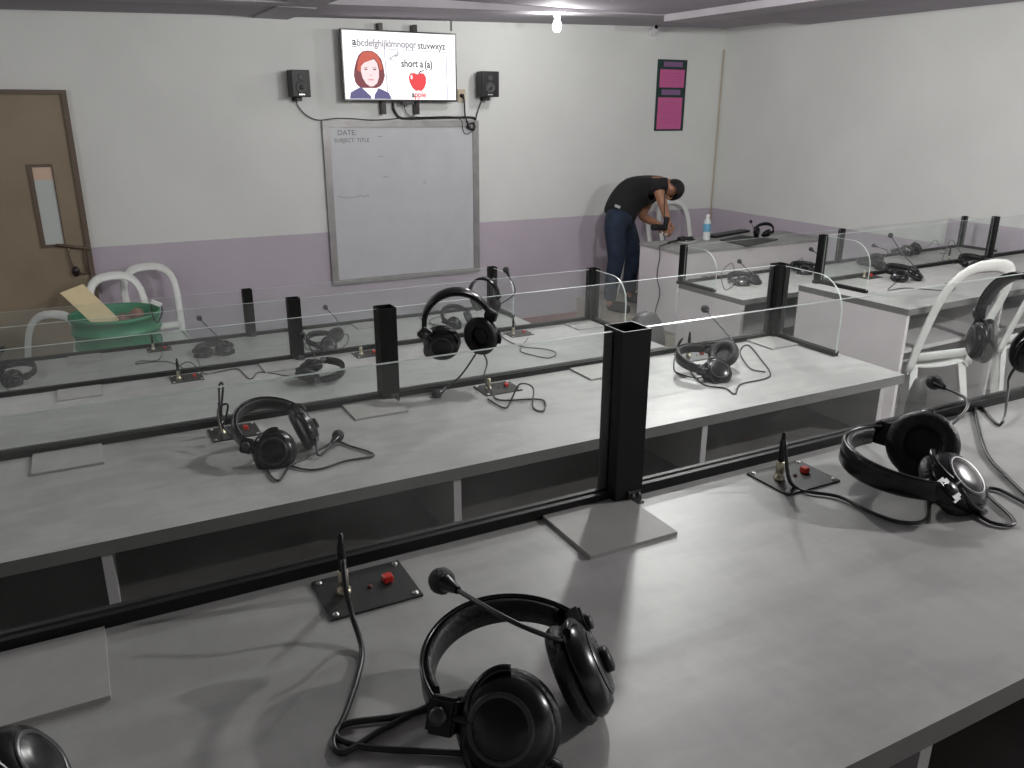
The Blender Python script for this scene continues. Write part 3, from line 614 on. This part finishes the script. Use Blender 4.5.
# ------------------------------------------------------------------ white plastic chairs
def make_chair():
    root = empty('plastic_chair', Matrix(), 'x', 'chair', 'white plastic chairs')
    # seat: dished slab with rounded front, y forward
    b = MB(); sec = []; n = 10
    for i in range(n + 1):
        y = -.20 + .42 * i / n; half = .20 + .02 * (i / n); row_t = []; row_b = []
        for k in range(11):
            u = k / 10 * 2 - 1; x = half * u; zz = .44 - .016 * (1 - u * u) - (.03 * max(0, (i / n - .8) / .2) ** 2) - .03 * max(0, abs(u) - .85) / .15
            row_t.append(Vector((x, y, zz))); row_b.append(Vector((x, y, zz - .007)))
        sec.append(row_t + row_b[::-1])
    b.strip(sec); b.box(-.215, -.205, -.19, .20, .395, .43); b.box(.205, .215, -.19, .20, .395, .43); b.box(-.2, .2, .215, .225, .385, .415); b.build('seat', M['white'], root)
    # back hoop: flat ribbon
    def backy(z): return -.19 - .17 * max(0, (z - .42) / .5) ** 1.15
    hp = []
    for k in range(0, 29):
        t = k / 28
        if t < .28: x = -.205 - .012 * (t / .28); z = .41 + (.70 - .41) * t / .28
        elif t > .72: x = .205 + .012 * ((1 - t) / .28); z = .41 + (.70 - .41) * (1 - t) / .28
        else:
            a = math.pi - (t - .28) / .44 * math.pi; ca, sa = math.cos(a), math.sin(a); x = .217 * math.copysign(abs(ca) ** .72, ca); z = .70 + .20 * abs(sa) ** .72
        hp.append(Vector((x, backy(z), z)))
    def ribbon(b, P, w, th, N=None):
        secs = []
        for i, p in enumerate(P):
            tn = (P[min(i + 1, len(P) - 1)] - P[max(i - 1, 0)]).normalized(); nn = Vector((0, -.93, -.37)); nn = (nn - tn * nn.dot(tn)).normalized(); sd = tn.cross(nn)
            ww = w(i / (len(P) - 1)) if callable(w) else w
            secs.append([p + sd * ww / 2 * a + nn * th * c for a, c in ((-1, 0), (-.7, .5), (0, .8), (.7, .5), (1, 0), (.8, -.5), (0, -.3), (-.8, -.5))])
        b.strip(secs)
    b = MB(); ribbon(b, hp, .062, .010); b.build('back_frame', M['white'], root)
    b = MB(); P = [Vector((x, backy(.475) + .002, .475)) for x in (-.205, -.1, 0, .1, .205)]; ribbon(b, P, .05, .01); b.build('back_rail', M['white'], root)
    for sx in (-1, 1):
        for sy in (-1, 1):
            b = MB(); xt, yt = sx * .195, (.19 if sy > 0 else -.185); xb, yb = sx * .235, (.225 if sy > 0 else -.27)
            for (w0, w1, dx, dy) in ((.055, .03, 0, 1), (.055, .03, 1, 0)):
                secs = []
                for k in range(6):
                    u = k / 5; x = xt + (xb - xt) * u; y = yt + (yb - yt) * u; zz = .43 * (1 - u) ; w = w0 + (w1 - w0) * u; t_ = .006
                    if dy: q = [(x - t_ * sx, y), (x, y), (x, y - sy * w), (x - t_ * sx, y - sy * w)]
                    else: q = [(x, y - t_ * sy), (x, y), (x - sx * w, y), (x - sx * w, y - t_ * sy)]
                    secs.append([Vector((a, c, zz)) for a, c in q])
                b.strip(secs, smooth=False)
            b.build('leg', M['white'], root)
    return root
ch0 = make_chair()
chairs = [((3.35, 2.39, -1.509), -8, 'white plastic chair in the aisle, left one of the two before the right-hand desk'),
          ((3.98, 2.42, -1.509), 0, 'white plastic chair in the aisle, the one partly cut off by the right edge'),
          ((.25, 5.97, -2.03), 198, 'white plastic chair behind the green drum, its back next to the brown door'),
          ((.42, 6.22, -2.03), 185, 'white plastic chair against the back wall, right of the green drum'),
          ((-.38, 5.45, -2.03), 150, 'white plastic chair left of the green drum, in front of the brown door'),
          ((5.30, 6.32, -1.789), 178, 'white plastic chair behind the teacher table, right of the man'),
          ((4.86, 6.37, -1.789), 183, 'white plastic chair mostly hidden behind the bending man')]
for i, (p, a, l) in enumerate(chairs):
    o = ch0 if i == 0 else copy_tree(ch0); o.location = W(*p); o.rotation_euler.z = math.radians(a); o['label'] = l
    o.scale = (.72, .88, .88) if i == 4 else (.82, 1, 1)

# ------------------------------------------------------------------ green drum with plywood, clutter
gd = empty('green_drum', W(.11, 5.28, -2.03), 'big green plastic drum by the brown door, filled with scrap', 'drum')
b = MB(); b.lathe([(0, .01), (.20, 0), (.215, .02), (.225, .30), (.232, .31), (.232, .33), (.226, .34), (.232, .66), (.240, .67), (.240, .685), (.234, .695), (.238, .76), (.247, .765), (.247, .778), (.240, .785), (.240, .84), (.252, .845), (.252, .865), (.243, .868), (.236, .85), (.228, .76)], 44, m=M['green']); b.build('drum_body', None, gd)
b = MB(); b.lathe([(.228, .76), (.224, .5), (.21, .08), (0, .06)], 36, m=M['greend']); b.build('drum_lining', None, gd)
def slab(name, quad, th, m, label, cat):
    b = MB(); vs = [b.bm.verts.new(v) for v in quad]; f = b.bm.faces.new(vs); nrm = (quad[1] - quad[0]).cross(quad[2] - quad[0]).normalized()
    r_ = bmesh.ops.extrude_face_region(b.bm, geom=[f]); bmesh.ops.translate(b.bm, vec=nrm * th, verts=[e for e in r_['geom'] if isinstance(e, bmesh.types.BMVert)])
    return tag(center(b.build(name, m)), label, cat)
q0, q1 = atY(60, 293, 5.18), atY(83, 284, 5.22)
dirv = (atY(122, 321, 5.22) - q1); dirv = dirv.normalized()
low = dirv * .62
slab('plywood_board', [q0, q1, q1 + low + Vector((0, .05, -.02)), q0 + low + Vector((0, .05, -.02))], .009, M['board'], 'pale yellow plywood strip leaning out of the green drum', 'board')
b = MB()
for k in range(9):
    a = k * .7; c = W(.13 + .12 * math.cos(a), 5.26 + .12 * math.sin(a), -1.235 + .02 * math.sin(k * 2.1))
    b.lathe([(0, -.03), (.045, -.02), (.06, 0), (.035, .025), (0, .03)], 7, Matrix.Translation(c) @ Euler((k, k * 2, 0)).to_matrix().to_4x4(), smooth=False)
o = b.build('scrap_paper', M['junk']); tag(center(o), 'crumpled brown scrap filling the green drum', 'scrap'); o['kind'] = 'stuff'
ph = empty('phone_charger', atY(156, 304, 5.06), 'white plug with a dark cord on the right rim of the green drum', 'charger')
b = MB(); b.box(-.03, .03, -.01, .01, -.008, .016); b.bevel(.003, 2); o = b.build('plug_body', M['white'], ph, Matrix.Rotation(math.radians(28), 4, 'Y'))
b = MB(); b.tube([(-.026, 0, -.0), (-.026, 0, -.05), (-.02, 0, -.09), (-.005, 0, -.11), (.01, 0, -.09), (.028, 0, -.05), (.028, 0, -.016)], .0045, 6, M['rubber']); b.build('cord', None, ph)

def rbin(c, r, h, label, sy=.6):
    root = empty('swing_bin', c, label, 'bin', 'dark grey bins with rounded lids')
    b = MB(); b.lathe([(0, 0), (r * .82, 0), (r * .85, .01), (r, h * .72), (r * 1.04, h * .725), (r * 1.04, h * .76)], 32, m=M['dkgrey'], sy=sy); b.build('bin_body', None, root)
    b = MB(); b.lathe([(r * 1.04, h * .76), (r * 1.0, h * .83), (r * .82, h * .92), (r * .5, h * .98), (0, h)], 32, m=M['dkgrey'], sy=sy); b.build('bin_lid', None, root); return root
p = atY(652, 330, 3.05)
rbin(W(2.36, 3.10, -1.728 ), .115, .80, 'dark grey bin with rounded lid at the aisle end of the third desk')
rbin(W(2.42, 1.66, -1.509), .045, .665, 'dark grey bin with rounded lid at the aisle end of the second desk')
b = MB(); b.box(-.09, .09, -.09, .09, 0, .46); b.bevel(.006, 1); o = b.build('carton_box', M['coverp']); o.location = W(2.62, 3.22, -1.71); tag(o, 'small pale carton standing in the aisle beside the grey bin', 'box')

# ------------------------------------------------------------------ television, speakers, cables
YT = YW - .115
def wq(u, v, y=YW): return atY(u, v, y)
tl, tr, bl = wq(340, 28, YT), wq(456, 31, YT), wq(345.5, 101, YT)
w_, h_ = .905, (tl.z - bl.z); tvc = Vector(((tl.x + tr.x) / 2, YT, (tl.z + bl.z) / 2)); w_ = tr.x - tl.x
tv = empty('television', tvc, 'wall-mounted television showing a teacher, the alphabet and a red apple', 'television')
b = MB(); b.box(-w_ / 2, w_ / 2, -.001, .035, -h_ / 2, h_ / 2); b.bevel(.003, 2); b.build('casing', M['tvb'], tv)
bz = .012
b = MB(); b.box(-w_ / 2 + bz, w_ / 2 - bz, -.0025, 0, -h_ / 2 + bz * 1.2, h_ / 2 - bz); scr = b.build('screen', M['s_white'], tv)
b = MB(); b.box(-.16, -.13, .035, .113, -h_ / 2 - .10, h_ / 2 + .055); b.box(.13, .16, .035, .113, -h_ / 2 - .10, h_ / 2 + .055); b.box(-.16, .16, .05, .113, -.05, .05)
b.build('wall_bracket', M['tvb'], tv)
b = MB(); b.box(.0, .10, -.004, .03, -h_ / 2 - .025, -h_ / 2 + .001); b.build('sensor_box', M['dkgrey'], tv)
TXm = Matrix.Rotation(math.pi / 2, 4, 'X')
def stext(body, x, z, size, m, bold=0, align='LEFT', rot=0): return text_mesh(body, size, m, 'screen_text', scr, Matrix.Translation((x, -.0035, z)) @ TXm @ Matrix.Rotation(rot, 4, 'Z'), bold, align=align)
k_ = w_ / 116.0      # metres per photo pixel on the screen
def sx(u): return (u - 398) * k_
kz_ = h_ / 72.6
def sz(v): return (65.3 - v) * kz_
def fit(o, x0, x1):
    xs = [v.co.x for v in o.data.vertices]; a = min(xs); s_ = (x1 - x0) / (max(xs) - a)
    for v in o.data.vertices: v.co.x = (v.co.x - a) * s_
    o.location.x = x0
o = stext('a', sx(350.5), sz(45), .078, M['s_black'], .002)
o = stext('bcdefghijklmnopqr', sx(355), sz(45.7), .074, M['s_grey'], .0018); fit(o, sx(355), sx(414))
o = stext('stuvwxyz', sx(415.5), sz(46.3), .074, M['s_black'], .0012); fit(o, sx(415.5), sx(444))
def sflat(name, poly, m, d=.0035):
    b = MB(); b.prism([(sx(u), sz(v)) for u, v in poly], .0007, Matrix.Translation((0, -d, 0)), m); return b.build(name, None, scr)
def ell(cx, cy, rx, ry, n=24, a0=0, a1=2 * math.pi): return [(cx + rx * math.cos(a0 + (a1 - a0) * k / n), cy + ry * math.sin(a0 + (a1 - a0) * k / n)) for k in range(n)]
sflat('underline', [(350, 46.3), (355, 46.3), (355, 47), (350, 47)], M['s_black'])
for nm, q_ in (('slide_frame', [(381, 47.5), (445, 49), (445, 49.8), (381, 48.3)]), ('slide_frame', [(381, 48), (381.9, 48), (384, 99.5), (383, 99.5)]), ('slide_frame', [(444.3, 49.5), (445.2, 49.5), (446, 99.5), (445.1, 99.5)])): sflat(nm, q_, M['s_line'])
o = stext('short a', sx(398), sz(65.5), .08, M['s_black'], .0018); fit(o, sx(398), sx(420.5))
o = stext('(a)', sx(422), sz(65.8), .08, M['s_black'], .002); fit(o, sx(422), sx(430))
o = stext('new!', sx(387), sz(60), .05, M['s_grey'], .0014, rot=math.radians(30))
o = stext('a', sx(407.5), sz(97), .064, M['s_black'], .0022); o = stext('pple', sx(410.6), sz(97), .064, M['s_red'], .0015); fit(o, sx(411), sx(422.5))
ap = [(414, 73), (411, 71.5), (407, 72), (405, 76), (406, 82), (408.5, 87), (412, 90.5), (415, 89.8), (418, 90.5), (421, 87), (423, 82), (423, 76), (421, 72), (417.5, 71.5)]
sflat('apple_drawing', ap, M['s_red'], .004); sflat('apple_glint', ell(408, 76, 1, 2.2, 12), M['s_white'], .0046); sflat('apple_stem', [(414.5, 73), (415.5, 73), (417.5, 70.5), (421.5, 69), (421.3, 68.3), (416.8, 69.3)], M['s_black'], .0044)
# head-and-shoulders portrait, plain shapes
hairo = [(365, 50), (360, 51), (356, 55), (353.5, 61), (351.5, 68), (350.5, 75), (351.5, 82), (354, 86), (357, 88), (361, 88), (372, 88), (376, 86), (379, 82), (381, 75), (380, 66), (378, 58), (374, 53), (370, 50.5)]
sflat('portrait_hair', hairo, M['s_hair2'], .0036)
sflat('portrait_hair', [(365, 50.8), (360, 52), (356.5, 57), (355, 62), (354, 70), (357, 72), (360, 63), (366, 61), (371, 57), (375, 63), (376.5, 70), (379, 68), (377.5, 60), (374, 54), (370, 51.3)], M['s_hair'], .0040)
sflat('portrait_face', [(358, 66), (361, 62.5), (367, 60), (371, 58.5), (374, 63), (375.2, 70), (375, 77), (373, 83), (369.5, 86), (366, 86.5), (362, 83.5), (359, 78), (357.5, 71)], M['s_face'], .0044)
for u in (362.5, 371): sflat('portrait_eye', ell(u, 69, 1.7, .7, 10), M['s_hair2'], .0049)
sflat('portrait_brow', [(360.5, 67.3), (364.5, 66.7), (364.5, 67.1), (360.5, 67.8)], M['s_hair2'], .0049); sflat('portrait_brow', [(369, 66.7), (373, 67.3), (373, 67.8), (369, 67.1)], M['s_hair2'], .0049)
sflat('portrait_nose', ell(367, 75, 1.2, .5, 10), M['s_lip'], .0049); sflat('portrait_mouth', ell(367, 79.5, 3, .8, 12), M['s_lip'], .0049)
sflat('portrait_jacket', [(345.5, 99.2), (346.5, 93), (351, 90), (357, 87), (362, 92), (366, 96), (367, 99.2)], M['s_navy'], .0042); sflat('portrait_jacket', [(369.5, 99.2), (370, 95), (374, 88), (379, 90), (384.5, 93), (387, 99.2)], M['s_navy'], .0042)

def speaker(u0, v0, u1, v1, label, yaw):
    y = YW - .17; a, c = wq(u0, v0, y), wq(u1, v1, y); w = (c.x - a.x) * .98; h = a.z - c.z; mid = Vector(((a.x + c.x) / 2, YW - .105, c.z))
    root = empty('wall_speaker', Matrix.Translation(mid) @ Matrix.Rotation(math.radians(yaw), 4, 'Z'), label, 'speaker', 'small black wall speakers')
    b = MB(); b.box(-w / 2, w / 2, -.065, .055, 0, h); b.bevel(.004, 2); b.build('cabinet', M['black'], root)
    F = Matrix.Rotation(math.pi / 2, 4, 'X')
    b = MB(); b.lathe([(.04, 0), (.044, .003), (.040, .004), (.028, -.0), (.012, .002), (.010, .005), (0, .006)], 24, Matrix.Translation((0, -.0655, h * .36)) @ F); b.build('woofer', M['dkgrey'], root)
    b = MB(); b.lathe([(.02, 0), (.023, .003), (.018, .004), (.008, .001), (0, .003)], 20, Matrix.Translation((0, -.0655, h * .74)) @ F); b.build('tweeter', M['dkgrey'], root)
    b = MB(); b.box(-.022, .022, -.067, -.0655, h * .07, h * .11); b.build('name_strip', M['silver'], root)
    b = MB(); b.box(-.02, .02, .0, .10, -.03, -.002); b.box(-.03, .03, .085, .103, -.03, .03); b.build('speaker_bracket', M['dkgrey'], root); return root
speaker(290, 69.5, 311, 97, 'small black speaker on the wall left of the television', 4); speaker(482, 71, 499.5, 97, 'small black speaker on the wall right of the television', -4)
def wcable(label, r, P, y=YW - .02, sm=5):
    b = MB(); b.tube([wq(u, v, y) for u, v in P], r, 6, M['rubber'], smooth_path=sm); return tag(center(b.build('wall_cable', None)), label, 'cable')
wcable('thin dark wire sagging from the left speaker to the whiteboard top', .0045, [(296, 98), (298, 106), (306, 115), (318, 120), (335, 118.5), (350, 118.5), (372, 120), (392, 119), (400, 118)])
wcable('thick black cable from the television along the whiteboard top', .010, [(393, 103), (394, 110), (399, 117), (408, 118.5), (430, 118), (455, 117.5), (472, 117.5), (476, 120)])
wcable('black cable from the wall outlet knotted at the whiteboard corner', .007, [(461, 94), (464, 99), (465, 115), (468, 124), (470, 129), (475, 127), (472, 123), (467, 127), (474, 130), (474, 122)], YW - .045)
wcable('thin dark wire from the right speaker down to the whiteboard corner', .0045, [(483, 97), (480, 105), (477, 114), (476, 119)])
wcable('thin grey wire looping under the television into the knot', .0035, [(404, 103), (406, 112), (415, 117), (450, 116.5), (461, 120), (463, 130), (466, 134), (472, 131), (470, 126)], YW - .035)
b = MB(); b.tube([wq(451, 10, YW - .012), wq(451.5, 31, YW - .012)], .004, 6, M['rubber'], smooth_path=1); tag(center(b.build('ceiling_wire', None)), 'thin wire dropping from the ceiling to the television top', 'cable')
ol = empty('wall_outlet', wq(461, 96), 'beige wall outlet at the lower right corner of the television', 'outlet')
b = MB(); b.box(-.035, .035, -.018, 0, -.05, .055); b.bevel(.004, 2); b.build('outlet_plate', M['beigebox'], ol)
b = MB(); b.box(-.018, .012, -.04, -.018, -.012, .016); b.bevel(.004, 1); b.build('plug', M['black'], ol)

# whiteboard
a, c, d_ = wq(322, 121, YW - .03), wq(478.5, 120, YW - .03), wq(336.5, 285, YW - .03)
wbw, wbh = c.x - a.x, a.z - d_.z
wbo = empty('whiteboard', Vector((a.x, YW, d_.z)), 'large whiteboard with grey frame on the back wall under the television', 'whiteboard')
b = MB(); b.box(.03, wbw - .03, -.02, -.004, .03, wbh - .03); b.build('writing_surface', M['wb'], wbo)
b = MB(); f = .055
b.box(0, f, -.034, -.001, 0, wbh); b.box(wbw - f, wbw, -.034, -.001, 0, wbh); b.box(f, wbw - f, -.034, -.001, wbh - f * .9, wbh); b.box(f, wbw - f, -.034, -.001, 0, f * .7); b.build('board_frame', M['wbf'], wbo)
text_mesh('DATE:', .058, M['ink'], 'writing', wbo, Matrix.Translation((.12, -.0205, wbh - .11)) @ TXm, depth=.0003); text_mesh('SUBJECT: TITLE', .044, M['ink'], 'writing', wbo, Matrix.Translation((.09, -.0205, wbh - .165)) @ TXm, depth=.0003)
b = MB()
def scrib(x0, x1, z, h):
    n = int((x1 - x0) / .010); P = [Vector((x0 + (x1 - x0) * k / n, -.0212, z + random.uniform(-h, h))) for k in range(n + 1)]; b.tube(P, .0016, 4, M['ink'], smooth_path=1)
scrib(.09, .36, wbh - .60, .010); scrib(.46, .50, wbh - .12, .006); scrib(.46, .50, wbh - .28, .004); scrib(.49, .54, wbh - .45, .004); scrib(.85, .88, wbh * .62, .02)
b.build('writing', None, wbo)

# hanging pink chart
c0 = [wq(u, v, YW - .012) for u, v in ((656.5, 59), (684.5, 59), (680, 131), (655, 131))]
pc = empty('pocket_chart', Vector((c0[3].x, YW, c0[3].z)), 'pink and purple hanging chart with dark green edging on the back wall', 'chart')
hh = c0[0].z - c0[3].z; ww = c0[1].x - c0[0].x
def pcb(nm, m, u0, u1, v0, v1, d0, d1): b = MB(); b.box(u0 * ww, u1 * ww, -d1, -d0, v0 * hh, v1 * hh, M[m]); return b.build(nm, None, pc)
bk = pcb('backing_cloth', 'chart', -.02, 1.03, 0, 1, .001, .008)
pcb('pink_sheet', 'pink', .05, .93, .025, .475, .008, .011); pcb('pink_sheet', 'pink', .07, .95, .615, .865, .008, .011)
pcb('title_card', 'purple', .16, .84, .51, .585, .008, .012); pcb('title_card', 'purple', .18, .86, .90, .97, .008, .012)
for z0, x0, n_, st_ in ((.40, .14, 9, .035), (.81, .16, 4, .04)):
    b = MB()
    for k in range(n_): b.box(x0 * ww, (x0 + .70) * ww, -.0116, -.011, (z0 - st_ * k) * hh, (z0 + .005 - st_ * k) * hh)
    b.build('printed_lines', M['pinkd'], pc)
# cctv
cc = empty('security_camera', wq(651, 32), 'small white security camera high on the back wall, above the pink chart', 'camera')
b = MB(); b.lathe([(0, 0), (.035, 0), (.035, .02), (.015, .03), (.015, .05), (0, .05)], 18, Matrix.Rotation(math.pi / 2, 4, 'X')); b.build('mount', M['sock'], cc)
b = MB(); b.lathe([(0, -.04), (.026, -.04), (.03, -.03), (.03, .07), (.026, .08), (0, .08)], 18, Matrix.Translation((-.01, -.07, -.0)) @ Matrix.Rotation(math.radians(65), 4, 'X') @ Matrix.Rotation(math.radians(-25), 4, 'Y')); cb = b.build('camera_body', M['sock'], cc)
b = MB(); b.lathe([(0, .0805), (.018, .0805), (.016, .084), (0, .085)], 16, Matrix.Translation((-.01, -.07, -.0)) @ Matrix.Rotation(math.radians(65), 4, 'X') @ Matrix.Rotation(math.radians(-25), 4, 'Y')); b.build('lens', M['black'], cb)

# ------------------------------------------------------------------ the man
def skin_obj(name, verts, edges, m, parent, root_i=0, sub=2, smooth=True):
    me = bpy.data.meshes.new(name); me.from_pydata([v[:3] for v in verts], edges, []); o = bpy.data.objects.new(name, me); S.collection.objects.link(o)
    md = o.modifiers.new('s', 'SKIN'); sd = me.skin_vertices[0].data
    for i, v in enumerate(verts): r = v[3]; sd[i].radius = (r if isinstance(r, tuple) else (r, r)); sd[i].use_root = (i == root_i)
    md.use_smooth_shade = True; s2 = o.modifiers.new('d', 'SUBSURF'); s2.levels = sub; s2.render_levels = sub
    dg = bpy.context.evaluated_depsgraph_get(); dg.update(); me2 = bpy.data.meshes.new_from_object(o.evaluated_get(dg)); bpy.data.objects.remove(o)
    me2.materials.clear(); me2.materials.append(m)
    for p in me2.polygons: p.use_smooth = True
    n = bpy.data.objects.new(name, me2); S.collection.objects.link(n); n.parent = parent; return n
# local frame: metres, origin between the feet on the landing; x = towards the table's far end, y = into the room
PO = W(4.33, 6.22, -1.789); ph_ = lambda u, v, y: tuple(atY(u, v, y) - PO)
man = empty('person', PO, 'man in black t-shirt and jeans bending over the teacher table', 'person')
hip = ph_(619, 218, 6.22); 
def J(u, v, y, r): return (*ph_(u, v, y), r)
V = [J(619, 216, 6.20, (.125, .155)),     # 0 pelvis
     J(627, 197, 6.17, (.13, .16)),       # 1 waist
     J(640, 187, 6.12, (.14, .175)),      # 2 chest
     J(653, 182, 6.06, (.115, .165)),     # 3 shoulders base
     J(664, 183, 6.00, .055),             # 4 neck
     J(672, 188, 5.97, .082),             # 5 head
     J(673, 195, 5.92, .066),             # 6 face/jaw
     J(657, 184, 5.90, .058),             # 7 near shoulder
     J(663, 205, 5.84, .043),             # 8 elbow
     J(668, 222, 5.66, .030),             # 9 wrist
     J(653, 193, 6.22, .055),             # 10 far shoulder
     J(641, 216, 6.16, .045),             # 11 elbow
     J(661, 226, 5.78, .030),             # 12 wrist
     J(614, 224, 6.12, .100), J(617, 258, 6.10, .072), J(610, 292, 6.16, .048), (*(atY(611, 303, 6.16) - PO)[:2], .05, .045),
     J(625, 224, 6.30, .100), J(634, 252, 6.33, .072), J(629, 282, 6.36, .048), (*(atY(631, 292, 6.36) - PO)[:2], .05, .045)]
E_ = [(0, 1), (1, 2), (2, 3), (3, 4), (4, 5), (5, 6), (3, 7), (7, 8), (8, 9), (3, 10), (10, 11), (11, 12), (0, 13), (13, 14), (14, 15), (15, 16), (0, 17), (17, 18), (18, 19), (19, 20)]
# feet
for i, dy in ((16, -.16), (20, -.14)):
    f = V[i]; V.append((f[0] + .06, f[1] + dy, .03, .032)); E_.append((i, len(V) - 1))
VB = [((*v[:3], tuple(x * .5 for x in v[3])) if i in (0, 1, 2) else (*v[:3], v[3] * .7) if i in (13, 17) else (*v[:3], tuple(x * .5 for x in v[3])) if i == 3 else v) for i, v in enumerate(V)]
body = skin_obj('body', VB, E_, M['skin'], man)
def lerp(a, c, t): return tuple(a[i] + (c[i] - a[i]) * t for i in range(3))
def sc_(v, k, g=0): r = v[3]; return (*v[:3], tuple(x * k + g for x in r) if isinstance(r, tuple) else r * k + g)
sh = [(*lerp(V[0], V[1], -.30), (.132, .165)), (*lerp(V[0], V[1], .25), (.138, .170)), (*lerp(V[0], V[1], .65), (.140, .172)), (*lerp(V[1], V[2], .6), (.146, .18)), sc_(V[3], 1.12), (*lerp(V[3], V[4], .55), .062), sc_(V[7], 1.3), (*lerp(V[7], V[8], .45), .066), sc_(V[10], 1.3), (*lerp(V[10], V[11], .5), .066)]
skin_obj('t_shirt', sh, [(0, 1), (1, 2), (2, 3), (3, 4), (4, 5), (4, 6), (6, 7), (4, 8), (8, 9)], M['shirt'], man)
jn = [(*lerp(V[0], V[1], .50), (.118, .148)), sc_(V[0], 1.0), sc_(V[13], 1.08), sc_(V[14], 1.18), sc_(V[15], 1.4), (*V[16][:2], .07, .066), sc_(V[17], 1.08), sc_(V[18], 1.18), sc_(V[19], 1.4), (*V[20][:2], .07, .066)]
skin_obj('jeans', jn, [(0, 1), (1, 2), (2, 3), (3, 4), (4, 5), (1, 6), (6, 7), (7, 8), (8, 9)], M['jeans'], man, 1)
# shoes
for i, dy in ((16, -.16), (20, -.14)):
    f = V[i]; b = MB(); b.lathe([(0, -.005), (.9, 0), (1.0, .03), (.9, .06), (.55, .085), (0, .095)], 18, Matrix.Translation((f[0] + .03, f[1] + dy * .5, 0)) @ Matrix.Rotation(math.atan2(dy, .06), 4, 'Z') @ Matrix.Diagonal((.135, .05, 1, 1)), M['black']); b.build('shoe', None, man)
# head details
hc = Vector(V[5][:3]); fc = Vector(V[6][:3]); nk = Vector(V[4][:3]); hd = (fc - hc).normalized(); face_dir = Vector((-.50, -.42, -.76)).normalized(); upv = Vector((.80, -.15, -.50)); upv = (upv - face_dir * upv.dot(face_dir)).normalized()
HM = frame(hc * .55 + fc * .45, upv.cross(face_dir), upv)   # x = right, y = back of head side, z = crown
b = MB(); n = 18
cap_ = []
for i in range(n + 1):
    th = math.pi * i / n * .66
    cap_.append((max(1e-7, math.sin(th)), math.cos(th)))
tilt = Matrix.Rotation(math.radians(-48), 4, 'X')
b.lathe([(r * .094, z_ * .112) for r, z_ in cap_], 28, HM @ Matrix.Translation((0, .018, .006)) @ tilt, M['hair'])
b.build('hair', None, man)
bb = MB()
for s in (-1, 1):
    bb.lathe([(0, -.008), (.014, -.004), (.017, 0), (.012, .006), (0, .004)], 12, HM @ Matrix.Translation((s * .078, .01, -.005)) @ Matrix.Rotation(s * math.pi / 2, 4, 'Y'), M['skin'], sx=1.5)
bb.build('ears', None, man)
bb = MB()
for s in (-1, 1): bb.lathe([(0, -.008), (.009, -.003), (.010, 0), (.007, .006), (0, .008)], 10, HM @ Matrix.Translation((s * .030, -.068, .000)) @ Matrix.Rotation(math.pi / 2, 4, 'X'), M['eye'], sx=1.3)
bb.build('eyes', None, man)
bb = MB(); bb.tube([HM @ Vector((0, -.070, .01)), HM @ Vector((0, -.086, -.012)), HM @ Vector((0, -.094, -.030)), HM @ Vector((0, -.074, -.040))], lambda u: .007 + .006 * u, 8, M['skin']); bb.build('nose', None, man)
bb = MB(); bb.tube([HM @ Vector((-.024, -.066, -.058)), HM @ Vector((0, -.077, -.056)), HM @ Vector((.024, -.066, -.058))], .005, 6, M['s_lip'] if False else M['junk']); bb.build('mouth', None, man)
# hands: palm + five fingers curled round the tool
def hand(wr, tgt, side):
    wr = Vector(wr); tgt = Vector(tgt); d = (tgt - wr).normalized(); sd = d.cross(Vector((0, 0, 1))).normalized(); up = sd.cross(d)
    vs = [(*wr, .024), (*(wr + d * .035), (.022, .034)), (*(wr + d * .075), (.018, .036))]; es = [(0, 1), (1, 2)]
    for k, (off, L) in enumerate(((-.028, .066), (-.010, .076), (.010, .070), (.027, .056))):
        b0 = wr + d * .078 + sd * off; i = len(vs)
        vs += [(*b0, .0095), (*(b0 + d * L * .45 - up * .006), .0085), (*(b0 + d * L * .70 - up * L * .38), .008), (*(b0 + d * L * .55 - up * L * .72), .007)]
        es += [(2, i), (i, i + 1), (i + 1, i + 2), (i + 2, i + 3)]
    i = len(vs); b0 = wr + d * .03 + sd * side * .03
    vs += [(*b0, .012), (*(b0 + d * .03 + sd * side * .02 - up * .01), .0105), (*(b0 + d * .055 + sd * side * .008 - up * .03), .009)]; es += [(1, i), (i, i + 1), (i + 1, i + 2)]
    return skin_obj('hand', vs, es, M['skin'], man, 0, 2)
t1 = atY(667, 235, 5.56) - PO; t2 = atY(668, 232, 5.66) - PO
hand(V[9][:3], t1, -1); hand(V[12][:3], t2, 1)
b = MB(); b.box(-.03, .03, -.003, .003, -.012, .012); b.bevel(.002, 1); b.build('belt_label', M['belt'], man, Matrix.Translation(Vector(ph_(617.5, 206.5, 6.03))) @ Matrix.Rotation(math.radians(20), 4, 'Y'))
# black gadget he is handling
gp = atY(662, 229, 5.60); g = empty('hand_tool', gp, 'black hand tool with a thin rod held by the bending man', 'tool')
b = MB(); b.tube([(-.10, .0, .02), (-.03, 0, .015), (.03, 0, .01)], .028, 10, M['black']); b.build('tool_body', None, g)
b = MB(); b.tube([(.03, 0, .0), (.04, 0, .07), (.045, 0, .10)], .022, 10, M['black']); b.build('handle', None, g)
b = MB(); b.tube([(.055, .02, -.10), (.03, .02, .12), (.02, .02, .30)], .004, 6, M['black'], smooth_path=1); b.build('rod', None, g)
b = MB(); b.lathe([(0, 0), (.012, 0), (.016, .02), (0, .03)], 12, Matrix.Translation((.03, -.02, -.06)), M['silver']); b.build('chrome_tip', None, g)
